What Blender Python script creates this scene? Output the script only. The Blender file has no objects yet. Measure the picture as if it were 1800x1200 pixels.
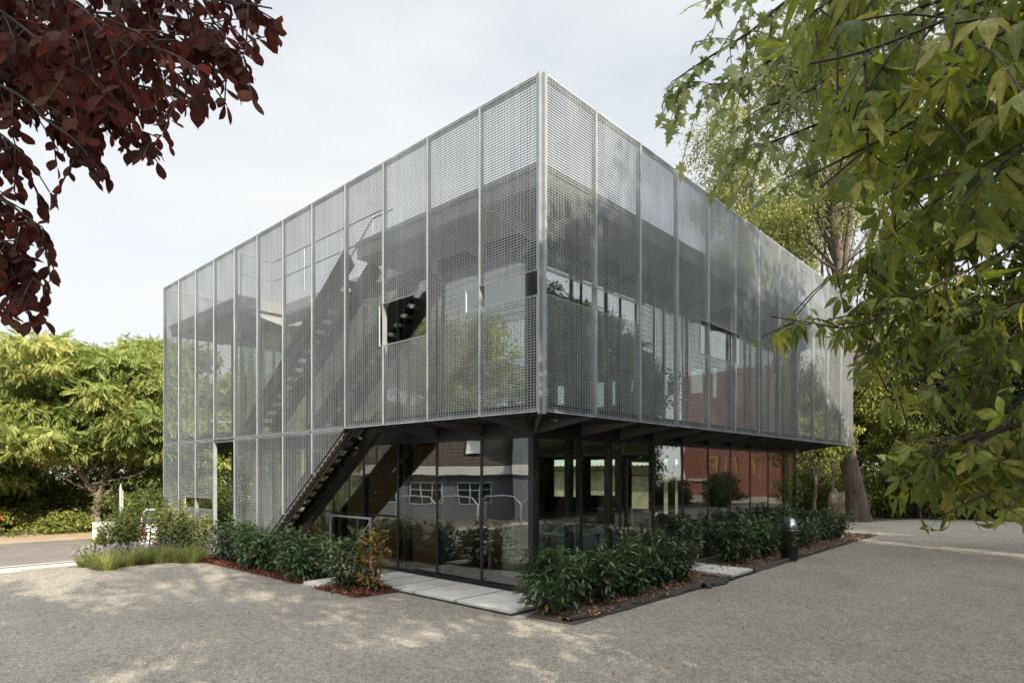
import bpy, math, random
import numpy as np
from mathutils import Vector, Matrix

# ------------------------------------------------------------------ camera, world, sun, exposure
SC = bpy.context.scene
COL = SC.collection
CAM = np.array((-6.56, -5.517, 2.02)); FWD = np.array((.7334, .680, 0.)); RGT = np.array((.680, -.7334, 0.))
FPX = 1094.; HOR = 831.
cd = bpy.data.cameras.new('camera'); cam = bpy.data.objects.new('camera', cd); COL.objects.link(cam)
cam.location = CAM; cam.rotation_euler = (math.radians(90), 0, math.atan2(-FWD[0], FWD[1]))
cd.sensor_width = 36; cd.lens = FPX / 1800 * 36; cd.shift_y = (HOR - 600) / 1800; cd.clip_end = 3000; cd.clip_start = .05
SC.camera = cam
SUN = Vector((-.24, -1.0, .63)).normalized()
SUN_ELEV = math.asin(SUN.z); SUN_ROT = math.atan2(SUN.x, SUN.y)
wd = bpy.data.worlds.new('World'); SC.world = wd; wd.use_nodes = True
nt = wd.node_tree; nt.nodes.clear()
def WN(t, **k):
    n = nt.nodes.new(t)
    for a, v in k.items(): setattr(n, a, v)
    return n
L = nt.links.new
sky = WN('ShaderNodeTexSky', sky_type='NISHITA', sun_disc=False, sun_elevation=SUN_ELEV, sun_rotation=SUN_ROT)
tc = WN('ShaderNodeTexCoord')
mp = WN('ShaderNodeMapping'); mp.inputs['Scale'].default_value = (1.0, 1.0, 2.6); L(tc.outputs['Generated'], mp.inputs[0])
nz = WN('ShaderNodeTexNoise'); nz.inputs['Scale'].default_value = 1.7; nz.inputs['Detail'].default_value = 6; nz.inputs['Roughness'].default_value = .55
L(mp.outputs[0], nz.inputs['Vector'])
cr = WN('ShaderNodeMapRange'); cr.inputs[1].default_value = .30; cr.inputs[2].default_value = .62; cr.inputs[3].default_value = .66; cr.inputs[4].default_value = .985
L(nz.outputs[0], cr.inputs[0])
# cloud veil brightens towards the sun and overhead, as a thin overcast does
dt = WN('ShaderNodeVectorMath', operation='DOT_PRODUCT'); dt.inputs[1].default_value = SUN; L(tc.outputs['Generated'], dt.inputs[0])
m1 = WN('ShaderNodeMapRange'); m1.inputs[1].default_value = .0; m1.inputs[2].default_value = 1.; m1.inputs[3].default_value = 0.; m1.inputs[4].default_value = 11.; L(dt.outputs['Value'], m1.inputs[0])
sx = WN('ShaderNodeSeparateXYZ'); L(tc.outputs['Generated'], sx.inputs[0])
m2 = WN('ShaderNodeMapRange'); m2.inputs[1].default_value = .60; m2.inputs[2].default_value = 1.; m2.inputs[3].default_value = 5.0; m2.inputs[4].default_value = 9.5; L(sx.outputs[2], m2.inputs[0])
ad = WN('ShaderNodeMath', operation='ADD'); L(m1.outputs[0], ad.inputs[0]); L(m2.outputs[0], ad.inputs[1])
cc = WN('ShaderNodeMix', data_type='RGBA', blend_type='MULTIPLY'); cc.inputs[0].default_value = 1.; cc.inputs[6].default_value = (.985, 1., 1.0, 1)
L(ad.outputs[0], cc.inputs[7])
mx = WN('ShaderNodeMix', data_type='RGBA'); L(cr.outputs[0], mx.inputs[0]); L(sky.outputs[0], mx.inputs[6]); L(cc.outputs[2], mx.inputs[7])
bg = WN('ShaderNodeBackground'); bg.inputs[1].default_value = .1; L(mx.outputs[2], bg.inputs[0])
wo = WN('ShaderNodeOutputWorld'); L(bg.outputs[0], wo.inputs[0])
sl = bpy.data.lights.new('sun', 'SUN'); sl.energy = 5.0; sl.angle = math.radians(.5); sl.color = (1., .88, .70)
so = bpy.data.objects.new('sun', sl); COL.objects.link(so); so.rotation_euler = SUN.to_track_quat('Z', 'Y').to_euler(); so.location = (0, -20, 30)
SC.view_settings.view_transform = 'Standard'; SC.view_settings.look = 'None'; SC.view_settings.exposure = .96; SC.view_settings.gamma = 1
SC.view_settings.use_curve_mapping = False
SC.render.engine = 'CYCLES'
SC.cycles.max_bounces = 8; SC.cycles.transparent_max_bounces = 24; SC.cycles.diffuse_bounces = 4; SC.cycles.glossy_bounces = 4
SC.cycles.caustics_reflective = False; SC.cycles.caustics_refractive = False

# ------------------------------------------------------------------ helpers
def W(px, py, d):
    """point of the place that stands d metres deep where the photograph shows (px, py)"""
    return CAM + FWD * d + RGT * ((px - 900) / FPX * d) + np.array((0, 0, (HOR - py) / FPX * d))
def sstep(a, b, t):
    t = np.clip((t - a) / (b - a), 0, 1); return t * t * (3 - 2 * t)
def zg(x, y):
    return -.65 * sstep(9.9, 15.6, np.asarray(y, float))
def Gp(px, py, z=0.):
    d = (CAM[2] - z) * FPX / (py - HOR); return W(px, py, d)

def tag(o, label=None, cat=None, group=None, kind=None):
    if label: o['label'] = label
    if cat: o['category'] = cat
    if group: o['group'] = group
    if kind: o['kind'] = kind
    return o
def empty(name, loc=(0, 0, 0), label=None, cat=None, group=None):
    o = bpy.data.objects.new(name, None); o.location = loc; COL.objects.link(o); o.empty_display_size = .2
    return tag(o, label, cat, group)
def link(name, me, parent=None, loc=None):
    o = bpy.data.objects.new(name, me); COL.objects.link(o)
    if parent is not None: o.parent = parent
    if loc is not None: o.location = loc
    return o
def copy_tree(o, parent=None):
    c = o.copy(); COL.objects.link(c); c.parent = parent
    for ch in list(o.children): copy_tree(ch, c)
    return c

class MB:
    def __init__(s): s.v = []; s.f = []; s.sm = []
    def add(s, v, f, smooth=False):
        b = len(s.v); s.v.extend([tuple(map(float, p)) for p in v]); s.f.extend([tuple(i + b for i in q) for q in f]); s.sm.extend([smooth] * len(f)); return s
    def box(s, a, b):
        (x0, y0, z0), (x1, y1, z1) = a, b
        x0, x1 = min(x0, x1), max(x0, x1); y0, y1 = min(y0, y1), max(y0, y1); z0, z1 = min(z0, z1), max(z0, z1)
        return s.add([(x0, y0, z0), (x1, y0, z0), (x1, y1, z0), (x0, y1, z0), (x0, y0, z1), (x1, y0, z1), (x1, y1, z1), (x0, y1, z1)],
                     [(3, 2, 1, 0), (4, 5, 6, 7), (0, 1, 5, 4), (1, 2, 6, 5), (2, 3, 7, 6), (3, 0, 4, 7)])
    def beam(s, p, q, w, h, up=(0, 0, 1)):
        p = np.array(p, float); q = np.array(q, float); d = q - p; d /= np.linalg.norm(d); up = np.array(up, float)
        a = np.cross(d, up); a /= np.linalg.norm(a); b = np.cross(a, d)
        v = [e + a * i * w / 2 + b * j * h / 2 for e in (p, q) for (i, j) in ((-1, -1), (1, -1), (1, 1), (-1, 1))]
        return s.add(v, [(0, 1, 2, 3), (7, 6, 5, 4), (0, 4, 5, 1), (1, 5, 6, 2), (2, 6, 7, 3), (3, 7, 4, 0)])
    def tube(s, pts, rad, n=8, cap=True):
        pts = [np.array(p, float) for p in pts]; m = len(pts)
        if not hasattr(rad, '__len__'): rad = [rad] * m
        v = []; prev = None
        for i in range(m):
            t = pts[min(i + 1, m - 1)] - pts[max(i - 1, 0)]; t /= (np.linalg.norm(t) + 1e-9)
            if prev is None:
                a = np.cross(t, (0, 0, 1.)) if abs(t[2]) < .9 else np.cross(t, (1., 0, 0))
            else: a = prev - t * np.dot(prev, t)
            a /= (np.linalg.norm(a) + 1e-9); prev = a; b = np.cross(t, a)
            for k in range(n):
                an = 2 * math.pi * k / n; v.append(pts[i] + (a * math.cos(an) + b * math.sin(an)) * rad[i])
        f = [(i * n + k, i * n + (k + 1) % n, (i + 1) * n + (k + 1) % n, (i + 1) * n + k) for i in range(m - 1) for k in range(n)]
        s.add(v, f, True)
        if cap: s.add([v[k] for k in range(n)], [tuple(range(n))[::-1]]); s.add(v[-n:], [tuple(range(n))])
        return s
    def prism(s, poly, ax0, ax1, fn):
        """poly in 2d, extruded between ax0 and ax1; fn(a, b, t) gives the 3d point"""
        n = len(poly); v = [fn(a, b, ax0) for a, b in poly] + [fn(a, b, ax1) for a, b in poly]
        return s.add(v, [tuple(range(n))[::-1], tuple(range(n, 2 * n))] + [(i, (i + 1) % n, n + (i + 1) % n, n + i) for i in range(n)])
    def mesh(s, name, mat):
        me = bpy.data.meshes.new(name); me.from_pydata(s.v, [], s.f); me.polygons.foreach_set('use_smooth', s.sm); me.materials.append(mat); me.update(); return me
    def build(s, name, mat, parent=None, loc=None, bevel=0):
        o = link(name, s.mesh(name, mat), parent, loc)
        if bevel:
            b = o.modifiers.new('bevel', 'BEVEL'); b.width = bevel; b.segments = 2; b.limit_method = 'ANGLE'; b.angle_limit = math.radians(40)
        return o

def grid_sheet(name, x0, x1, y0, y1, nx, ny, zoff, mat, fx=None, fy=None):
    xs = np.linspace(x0, x1, nx) if fx is None else fx; ys = np.linspace(y0, y1, ny) if fy is None else fy
    X, Y = np.meshgrid(xs, ys); Z = zg(X, Y) + zoff
    v = np.stack([X, Y, Z], -1).reshape(-1, 3); nx, ny = len(xs), len(ys)
    f = [(j * nx + i, j * nx + i + 1, (j + 1) * nx + i + 1, (j + 1) * nx + i) for j in range(ny - 1) for i in range(nx - 1)]
    m = MB(); m.add(v, f, True); return m.build(name, mat)

# ------------------------------------------------------------------ materials
class NM:
    def __init__(s, name):
        s.m = bpy.data.materials.new(name); s.m.use_nodes = True; s.t = s.m.node_tree; s.t.nodes.clear(); s.out = s.t.nodes.new('ShaderNodeOutputMaterial')
    def n(s, t, ins=None, **k):
        q = s.t.nodes.new('ShaderNode' + t)
        for a, v in k.items(): setattr(q, a, v)
        for a, v in (ins or {}).items():
            if hasattr(v, 'links'): s.t.links.new(v, q.inputs[a])
            else: q.inputs[a].default_value = v
        return q
    def done(s, sh): s.t.links.new(sh, s.out.inputs[0]); return s.m
def c4(c): return (c[0], c[1], c[2], 1)
def ramp(s, fac, stops, interp='LINEAR'):
    r = s.n('ValToRGB', {0: fac}); e = r.color_ramp; e.interpolation = interp
    while len(e.elements) < len(stops): e.elements.new(.5)
    for el, (p, c) in zip(e.elements, stops): el.position = p; el.color = c4(c)
    return r.outputs[0]
def pm(name, a, b=None, scale=6., rough=.6, metal=0., spec=.4, bump=0., bscale=40., detail=5, stretch=(1, 1, 1), coord='Object', rvar=.0, objvar=0.):
    s = NM(name); b = b or tuple(x * .75 for x in a)
    co = s.n('TexCoord').outputs[coord]; co = s.n('Mapping', {0: co, 'Scale': stretch}).outputs[0]
    nz = s.n('TexNoise', {'Vector': co, 'Scale': scale, 'Detail': detail, 'Roughness': .6})
    col = ramp(s, nz.outputs[0], [(.32, b), (.68, a)])
    if objvar:
        rr = s.n('MapRange', {0: s.n('ObjectInfo').outputs['Random'], 1: 0., 2: 1., 3: 1 - objvar, 4: 1 + objvar}); stn = s.n('TexNoise', {'Vector': s.n('Mapping', {0: co, 'Scale': (5., 5., .22)}).outputs[0], 'Scale': 2., 'Detail': 4})
        sr = s.n('MapRange', {0: stn.outputs[0], 1: .35, 2: .7, 3: .80, 4: 1.10}); mm = s.n('Math', {0: rr.outputs[0], 1: sr.outputs[0]}, operation='MULTIPLY')
        col = s.n('Mix', {0: 1., 6: col, 7: mm.outputs[0]}, data_type='RGBA', blend_type='MULTIPLY').outputs[2]
    p = s.n('BsdfPrincipled', {'Base Color': col, 'Roughness': rough, 'Metallic': metal, 'Specular IOR Level': spec})
    if rvar:
        r = s.n('MapRange', {0: nz.outputs[0], 1: .3, 2: .7, 3: rough - rvar, 4: rough + rvar}); s.t.links.new(r.outputs[0], p.inputs['Roughness'])
    if bump:
        n2 = s.n('TexNoise', {'Vector': co, 'Scale': bscale, 'Detail': 4}); bp = s.n('Bump', {'Height': n2.outputs[0], 'Strength': bump, 'Distance': .02}); s.t.links.new(bp.outputs[0], p.inputs['Normal'])
    return s.done(p.outputs[0])
def leafmat(name, stops, trans=.35, rough=.45, spec=.35, tcol=None, veins=0.):
    s = NM(name); at = s.n('Attribute', attribute_name='rnd')
    col = ramp(s, at.outputs['Fac'], stops)
    if veins:
        # pale midrib, side veins and a little mottling, laid out in the leaf's own coordinates
        u = s.n('SeparateXYZ', {0: s.n('Attribute', attribute_name='leafpos').outputs['Vector']}); ax_ = s.n('Math', {0: u.outputs[0]}, operation='ABSOLUTE').outputs[0]
        sv = s.n('Math', {0: s.n('Math', {0: s.n('Math', {0: u.outputs[1], 1: s.n('Math', {0: ax_, 1: .9}, operation='MULTIPLY').outputs[0]}, operation='SUBTRACT').outputs[0], 1: 7.5}, operation='MULTIPLY').outputs[0]}, operation='FRACT').outputs[0]
        side = s.n('Math', {0: sv, 1: .12}, operation='LESS_THAN').outputs[0]; mid = s.n('Math', {0: ax_, 1: .013}, operation='LESS_THAN').outputs[0]
        vf = s.n('Math', {0: s.n('Math', {0: side, 1: .55}, operation='MULTIPLY').outputs[0], 1: mid}, operation='MAXIMUM').outputs[0]
        mo = s.n('TexNoise', {'Vector': s.n('TexCoord').outputs['Object'], 'Scale': 55., 'Detail': 3})
        mc = ramp(s, mo.outputs[0], [(.3, (.72, .74, .7)), (.7, (1.25, 1.2, 1.1))])
        col = s.n('Mix', {0: 1., 6: col, 7: mc}, data_type='RGBA', blend_type='MULTIPLY').outputs[2]
        lt = s.n('Mix', {0: 1., 6: col, 7: (1 + veins, 1 + veins, 1 + veins * .8, 1)}, data_type='RGBA', blend_type='MULTIPLY').outputs[2]
        col = s.n('Mix', {0: vf, 6: col, 7: lt}, data_type='RGBA').outputs[2]
    p = s.n('BsdfPrincipled', {'Base Color': col, 'Roughness': rough, 'Specular IOR Level': spec})
    tc_ = s.n('Mix', {0: 1., 6: col, 7: c4(tcol or (1.5, 1.5, .8))}, data_type='RGBA', blend_type='MULTIPLY')
    t = s.n('BsdfTranslucent', {0: tc_.outputs[2]})
    return s.done(s.n('MixShader', {0: trans, 1: p.outputs[0], 2: t.outputs[0]}).outputs[0])

def gravel_mat():
    s = NM('gravel'); co = s.n('TexCoord').outputs['Object']
    v = s.n('TexVoronoi', {'Vector': co, 'Scale': 105.}); g = s.n('RGBToBW', {0: v.outputs['Color']})
    v2 = s.n('TexVoronoi', {'Vector': co, 'Scale': 24.}); g2 = s.n('RGBToBW', {0: v2.outputs['Color']})
    n = s.n('TexNoise', {'Vector': co, 'Scale': .55, 'Detail': 6, 'Roughness': .65})
    col = ramp(s, g.outputs[0], [(.12, (.165, .153, .135)), (.35, (.272, .254, .225)), (.62, (.365, .343, .307)), (.86, (.50, .475, .43))])
    c2 = ramp(s, g2.outputs[0], [(.2, (.78, .78, .77)), (.7, (1.08, 1.07, 1.05))])
    c3 = ramp(s, n.outputs[0], [(.28, (.82, .81, .79)), (.5, (.98, .97, .95)), (.72, (1.10, 1.085, 1.06))])
    a = s.n('Mix', {0: 1., 6: col, 7: c2}, data_type='RGBA', blend_type='MULTIPLY'); b = s.n('Mix', {0: 1., 6: a.outputs[2], 7: c3}, data_type='RGBA', blend_type='MULTIPLY')
    # two worn wheel lanes swing past the corner and on along the right side
    wn = s.n('TexNoise', {'Vector': co, 'Scale': 1.1, 'Detail': 5}); out_ = b.outputs[2]; tot = None
    for cx_, cy_, rad in ((6., -60., 56.2), (6., -60., 57.8), (-30., -16., 27.0), (-30., -16., 28.6)):
        vv = s.n('VectorMath', {0: co, 1: (cx_, cy_, 0)}, operation='SUBTRACT'); ln = s.n('VectorMath', {0: vv.outputs[0]}, operation='LENGTH'); df = s.n('Math', {0: ln.outputs['Value'], 1: rad}, operation='SUBTRACT'); ab = s.n('Math', {0: df.outputs[0]}, operation='ABSOLUTE')
        mr = s.n('MapRange', {0: ab.outputs[0], 1: .05, 2: .32, 3: 1., 4: 0.}); tot = mr.outputs[0] if tot is None else s.n('Math', {0: tot, 1: mr.outputs[0]}, operation='MAXIMUM').outputs[0]
    lane = s.n('Math', {0: tot, 1: s.n('MapRange', {0: wn.outputs[0], 1: .35, 2: .65, 3: 0., 4: .16}).outputs[0]}, operation='MULTIPLY')
    b = s.n('Mix', {0: lane.outputs[0], 6: out_, 7: (.20, .185, .165, 1)}, data_type='RGBA')
    h = s.n('Math', {0: v.outputs['Distance'], 1: -1.}, operation='MULTIPLY')
    bp = s.n('Bump', {'Height': h.outputs[0], 'Strength': .9, 'Distance': .012})
    p = s.n('BsdfPrincipled', {'Base Color': b.outputs[2], 'Roughness': .9, 'Specular IOR Level': .15, 'Normal': bp.outputs[0]})
    return s.done(p.outputs[0])
def glass_mat(name, tint, r0):
    s = NM(name); lw = s.n('LayerWeight', {0: .5}); pw = s.n('Math', {0: lw.outputs['Facing'], 1: 5.}, operation='POWER')
    mr = s.n('MapRange', {0: pw.outputs[0], 1: 0., 2: 1., 3: r0, 4: 1.})
    nz = s.n('TexNoise', {'Vector': s.n('TexCoord').outputs['Object'], 'Scale': 1.3, 'Detail': 1}); bp = s.n('Bump', {'Height': nz.outputs[0], 'Strength': .09, 'Distance': .02})
    g = s.n('BsdfGlossy', {0: (.96, .97, .97, 1), 'Roughness': .0, 'Normal': bp.outputs[0]}); t = s.n('BsdfTransparent', {0: c4(tint)})
    return s.done(s.n('MixShader', {0: mr.outputs[0], 1: t.outputs[0], 2: g.outputs[0]}).outputs[0])
def stone_mat():
    s = NM('rubble stone'); co = s.n('TexCoord').outputs['Object']; mpn = s.n('Mapping', {0: co, 'Rotation': (0, math.radians(90), math.radians(90))})
    b = s.n('TexBrick', {'Vector': mpn.outputs[0], 'Color1': c4((.52, .46, .36)), 'Color2': c4((.36, .32, .27)), 'Mortar': c4((.46, .43, .38)), 'Scale': 1.6, 'Mortar Size': .012, 'Brick Width': .6, 'Row Height': .42})
    n = s.n('TexNoise', {'Vector': co, 'Scale': 3., 'Detail': 6}); c = ramp(s, n.outputs[0], [(.3, (.7, .66, .6)), (.7, (1.2, 1.15, 1.05))])
    a = s.n('Mix', {0: 1., 6: b.outputs[0], 7: c}, data_type='RGBA', blend_type='MULTIPLY')
    return s.done(s.n('BsdfPrincipled', {'Base Color': a.outputs[2], 'Roughness': .9}).outputs[0])
def brick_red():
    s = NM('red painted wall'); co = s.n('TexCoord').outputs['Object']
    n = s.n('TexNoise', {'Vector': co, 'Scale': .6, 'Detail': 8, 'Roughness': .65}); n2 = s.n('TexNoise', {'Vector': co, 'Scale': 7., 'Detail': 5})
    col = ramp(s, n.outputs[0], [(.3, (.26, .095, .075)), (.7, (.36, .155, .125))])
    bp = s.n('Bump', {'Height': n2.outputs[0], 'Strength': .6, 'Distance': .05})
    return s.done(s.n('BsdfPrincipled', {'Base Color': col, 'Roughness': .9, 'Normal': bp.outputs[0]}).outputs[0])
def weave_mat():
    s = NM('willow weave'); co = s.n('TexCoord').outputs['Object']
    w = s.n('TexWave', {'Vector': s.n('Mapping', {0: co, 'Rotation': (0, math.radians(40), 0)}).outputs[0], 'Scale': 9., 'Distortion': 1.5, 'Detail': 2})
    col = ramp(s, w.outputs[0], [(.2, (.02, .018, .016)), (.8, (.10, .09, .075))])
    return s.done(s.n('BsdfPrincipled', {'Base Color': col, 'Roughness': .8}).outputs[0])
def tile_mat():
    s = NM('roof tiles'); co = s.n('TexCoord').outputs['Object']
    w = s.n('TexWave', {'Vector': co, 'Scale': 1.6, 'Distortion': .3}, bands_direction='Z'); w2 = s.n('TexWave', {'Vector': co, 'Scale': 2.2}, bands_direction='X')
    m = s.n('Math', {0: w.outputs[0], 1: w2.outputs[0]}, operation='MULTIPLY')
    col = ramp(s, m.outputs[0], [(.05, (.035, .025, .02)), (.5, (.10, .082, .072)), (.9, (.15, .125, .11))])
    return s.done(s.n('BsdfPrincipled', {'Base Color': col, 'Roughness': .8}).outputs[0])

M = dict(
    gravel=gravel_mat(),
    asphalt=pm('asphalt', (.17, .155, .14), (.13, .12, .11), 1.2, .9, bump=.3, bscale=120),
    paving=pm('pavement concrete', (.42, .39, .35), (.34, .32, .28), 1.5, .9, bump=.2, bscale=90),
    line=pm('road line paint', (.62, .6, .55), (.5, .48, .44), 4, .8),
    sand=pm('sandy verge', (.40, .31, .215), (.30, .23, .16), 1.4, .95, bump=.5, bscale=40),
    soil=pm('soil', (.10, .075, .05), (.06, .045, .03), 3, .95, bump=.8, bscale=25),
    mulch=pm('bark mulch', (.16, .06, .032), (.055, .024, .015), 34, .95, bump=1.0, bscale=60),
    fabric=pm('weed fabric', (.055, .052, .048), (.026, .025, .024), 12, .75, bump=.6, bscale=30),
    slab=pm('paving slab', (.60, .58, .55), (.47, .455, .43), 2.6, .85, bump=.15, bscale=120),
    galv=pm('galvanised steel', (.56, .60, .62), (.42, .455, .475), 1.1, .5, .15, .5, rvar=.08, objvar=.07),
    galvpost=pm('galvanised post', (.30, .325, .34), (.24, .26, .275), 3., .42, .3, .5, rvar=.08),
    rail=pm('galvanised rail', (.50, .53, .55), (.42, .45, .46), 3., .4, .5, .5),
    dark=pm('anthracite frame', (.022, .024, .028), (.016, .018, .021), 4, .4),
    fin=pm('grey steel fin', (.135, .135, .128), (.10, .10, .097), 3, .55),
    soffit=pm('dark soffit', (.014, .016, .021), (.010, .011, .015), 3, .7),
    fascia=pm('roof fascia', (.40, .42, .43), (.33, .35, .36), 1.2, .6, .2),
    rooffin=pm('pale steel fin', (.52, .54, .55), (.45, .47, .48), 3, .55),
    roofing=pm('roof covering', (.16, .155, .15), (.12, .118, .115), 2, .9, bump=.3),
    rust=pm('brown steel stringer', (.052, .042, .036), (.033, .027, .023), 5, .5, stretch=(1, 1, 4)),
    tread=pm('stair tread steel', (.06, .06, .062), (.04, .04, .042), 5, .5),
    ceil=pm('interior ceiling', (.50, .50, .49), (.44, .44, .43), 1, .8),
    floorin=pm('interior floor', (.15, .075, .042), (.105, .05, .03), 1.2, .45, stretch=(1, 6, 1)),
    floorup=pm('upper floor', (.12, .115, .105), (.09, .085, .08), 1, .6),
    brownwall=pm('interior timber wall', (.19, .105, .045), (.13, .07, .03), 1.5, .6, stretch=(8, 8, .4)),
    wallin=pm('interior wall', (.20, .20, .195), (.16, .16, .155), 1, .8),
    white=pm('white laminate', (.7, .7, .68), (.62, .62, .6), 2, .5),
    oak=pm('oak board', (.34, .25, .15), (.26, .18, .10), 3, .5, stretch=(1, 8, 1)),
    cabinet=pm('pale cabinet', (.24, .25, .20), (.20, .21, .17), 2, .6),
    black=pm('black plastic', (.02, .02, .021), (.014, .014, .015), 5, .5),
    chrome=pm('spiral duct sheet', (.50, .52, .54), (.38, .40, .42), 9, .36, .95, .5),
    glass=glass_mat('facade glass', (.88, .92, .90), .145),
    glassup=glass_mat('coated upper glass', (.90, .97, .95), .33),
    glassfar=glass_mat('rear glass', (.92, 1., .95), .03),
    stone=stone_mat(), red=brick_red(), weave=weave_mat(), tile=tile_mat(),
    yellow=pm('faded yellow lettering', (.52, .37, .10), (.36, .2, .08), 7, .9),
    render_w=pm('pale render', (.62, .63, .62), (.54, .55, .55), 1, .8),
    bluewall=pm('blue grey render', (.16, .18, .22), (.13, .15, .185), 1, .8),
    bluewin=pm('pale blue frame', (.45, .55, .68), (.4, .5, .62), 2, .5),
    concrete=pm('concrete', (.50, .48, .45), (.40, .385, .36), 3, .85, bump=.2),
    tin=pm('corrugated sheet', (.38, .40, .37), (.28, .30, .27), 1, .5, .2, stretch=(1, 14, 1)),
    bark=pm('grey brown bark', (.15, .115, .085), (.05, .038, .028), 7, .95, bump=1., bscale=14, stretch=(1, 1, .22)),
    barkpale=pm('pale bark', (.215, .18, .145), (.085, .066, .05), 5, .9, bump=.7, bscale=16, stretch=(1, 1, .3)),
    barkpop=pm('furrowed poplar bark', (.15, .122, .096), (.05, .038, .028), 6, .95, bump=1., bscale=14, stretch=(1, 1, .22)),
    twig=pm('dark twig', (.055, .038, .028), (.035, .025, .02), 20, .8),
    carblue=pm('blue grey car paint', (.09, .12, .17), (.08, .11, .155), 1, .25, .3, .6),
    carwhite=pm('white car paint', (.75, .75, .74), (.7, .7, .69), 1, .25, 0, .6),
    carglass=pm('dark car glass', (.02, .025, .03), None, 1, .08, 0, .6),
    tyre=pm('tyre rubber', (.02, .02, .02), None, 20, .85),
    redlight=pm('tail light red', (.45, .02, .02), (.35, .015, .015), 4, .2),
    petal_p=pm('lavender bloom', (.29, .26, .33), (.22, .20, .27), 30, .8),
    pinkf=pm('pink bloom', (.6, .2, .28), (.5, .15, .22), 30, .8),
    wire=pm('grey cable', (.42, .40, .37), None, 3, .6),
)
G3 = lambda a, b, c, d: [(.0, a), (.4, b), (.75, c), (1., d)]
LM = dict(
    plum=leafmat('purple plum leaf', G3((.032, .018, .017), (.056, .024, .023), (.105, .034, .034), (.070, .050, .028)), .44, .65, .12, (1.8, .95, .8), .5),
    box=leafmat('broad green leaf', G3((.060, .088, .028), (.105, .142, .040), (.175, .208, .056), (.30, .29, .09)), .47, .5, .25, (1.6, 1.55, .55), .45),
    maple=leafmat('silver maple leaf', G3((0.133, 0.179, 0.070), (0.195, 0.242, 0.094), (0.265, 0.304, 0.125), (0.437, 0.437, 0.203)), .35, .5, .3, (1.3, 1.35, .7)),
    poplar=leafmat('poplar leaf', G3((.115, .145, .045), (.175, .20, .062), (.25, .27, .09), (.37, .36, .14)), .35, .5, .3, (1.3, 1.25, .6)),
    wood=leafmat('wood leaf', G3((0.094, 0.125, 0.031), (0.156, 0.188, 0.045), (0.237, 0.256, 0.065), (0.375, 0.338, 0.106)), .36, .5, .3, (1.4, 1.4, .6)),
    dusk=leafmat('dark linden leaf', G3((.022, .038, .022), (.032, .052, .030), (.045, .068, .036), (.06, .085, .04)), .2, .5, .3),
    ail=leafmat('yellow green pinnate leaf', G3((.115, .160, .045), (.185, .235, .066), (.29, .32, .10), (.48, .45, .17)), .36, .55, .25, (1.3, 1.25, .6)),
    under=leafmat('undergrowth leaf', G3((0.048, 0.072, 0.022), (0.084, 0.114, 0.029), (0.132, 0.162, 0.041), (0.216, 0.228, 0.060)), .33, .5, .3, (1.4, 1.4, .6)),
    laurel=leafmat('laurel leaf', G3((0.030, 0.054, 0.022), (0.043, 0.078, 0.027), (0.068, 0.115, 0.035), (0.108, 0.162, 0.047)), .14, .30, .55),
    laurelold=leafmat('yellowed laurel leaf', G3((.07, .08, .02), (.24, .17, .03), (.42, .23, .04), (.42, .15, .06)), .25, .4, .4),
    pot=leafmat('brown green leaf', G3((.045, .05, .018), (.07, .07, .022), (.10, .085, .03), (.15, .09, .03)), .25, .5, .3),
    grass=leafmat('grass blade', G3((.13, .17, .05), (.20, .24, .075), (.29, .31, .11), (.42, .38, .18)), .3, .6, .2, (1.2, 1.2, .6)),
    dead=leafmat('fallen leaf', G3((.16, .075, .04), (.28, .13, .07), (.38, .20, .11), (.42, .30, .16)), .15, .6, .2),
    chip=leafmat('bark chip', G3((.05, .022, .014), (.11, .042, .024), (.19, .07, .04), (.27, .13, .075)), .0, .8, .2),
    shade=leafmat('forecourt tree leaf', G3((.045, .070, .018), (.07, .10, .024), (.10, .135, .03), (.15, .17, .04)), .3, .45, .35, (1.4, 1.4, .6)),
)

# ------------------------------------------------------------------ leaves
def leaf_t(widths, fold=.25, droop=.25, stem=0.):
    """folded leaf along +y, from y=0 to 1; widths are half widths at even stations (first and last are 0)"""
    n = len(widths) - 1; v = []; f = []
    for i, w in enumerate(widths):
        y = i / n; z = -droop * y * y
        v.append((0, y, z)); v.append((-w, y, z + w * fold)); v.append((w, y, z + w * fold))
    for i in range(n):
        a, b = 3 * i, 3 * i + 3
        for k in (1, 2):
            if widths[i] == 0: q = (a, b, b + k)
            elif widths[i + 1] == 0: q = (a, b, a + k)
            else: q = (a, b, b + k, a + k)
            f.append(q if k == 2 else q[::-1])
    return np.array(v, float), f, np.array([(p[0], p[1], 0) for p in v], float)
def merge_t(parts):
    V = []; F = []; U = []; b = 0
    for p in parts:
        v, f = p[:2]; V.append(v); F += [tuple(i + b for i in q) for q in f]; b += len(v); U.append(p[2] if len(p) > 2 else np.tile((.0, .5, 0.), (len(v), 1)))
    return np.concatenate(V), F, np.concatenate(U)
def xf(t, pos, ang, s, roll=0., pitch=0.):
    v, f = t[:2]; R = np.array(Matrix.Rotation(ang, 3, 'Z') @ Matrix.Rotation(pitch, 3, 'X') @ Matrix.Rotation(roll, 3, 'Y')); return (v * s) @ R.T + np.array(pos), f, (t[2] if len(t) > 2 else np.tile((.0, .5, 0.), (len(v), 1)))
DIA = (np.array([(0, 0, 0), (-.34, .5, .06), (0, 1, -.12), (.34, .5, .06)]), [(0, 3, 2, 1)])
DIA2 = (np.array([(0, 0, 0), (-.30, .45, .10), (0, 1, -.15), (.30, .45, .10)]), [(0, 2, 1), (0, 3, 2)])
T_PLUM = leaf_t([0, .16, .27, .31, .25, 0], .22, .22)
T_LAUREL = leaf_t([0, .13, .185, .15, 0], .35, .38)
T_OVAL = leaf_t([0, .22, .27, .17, 0], .3, .3)
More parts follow.
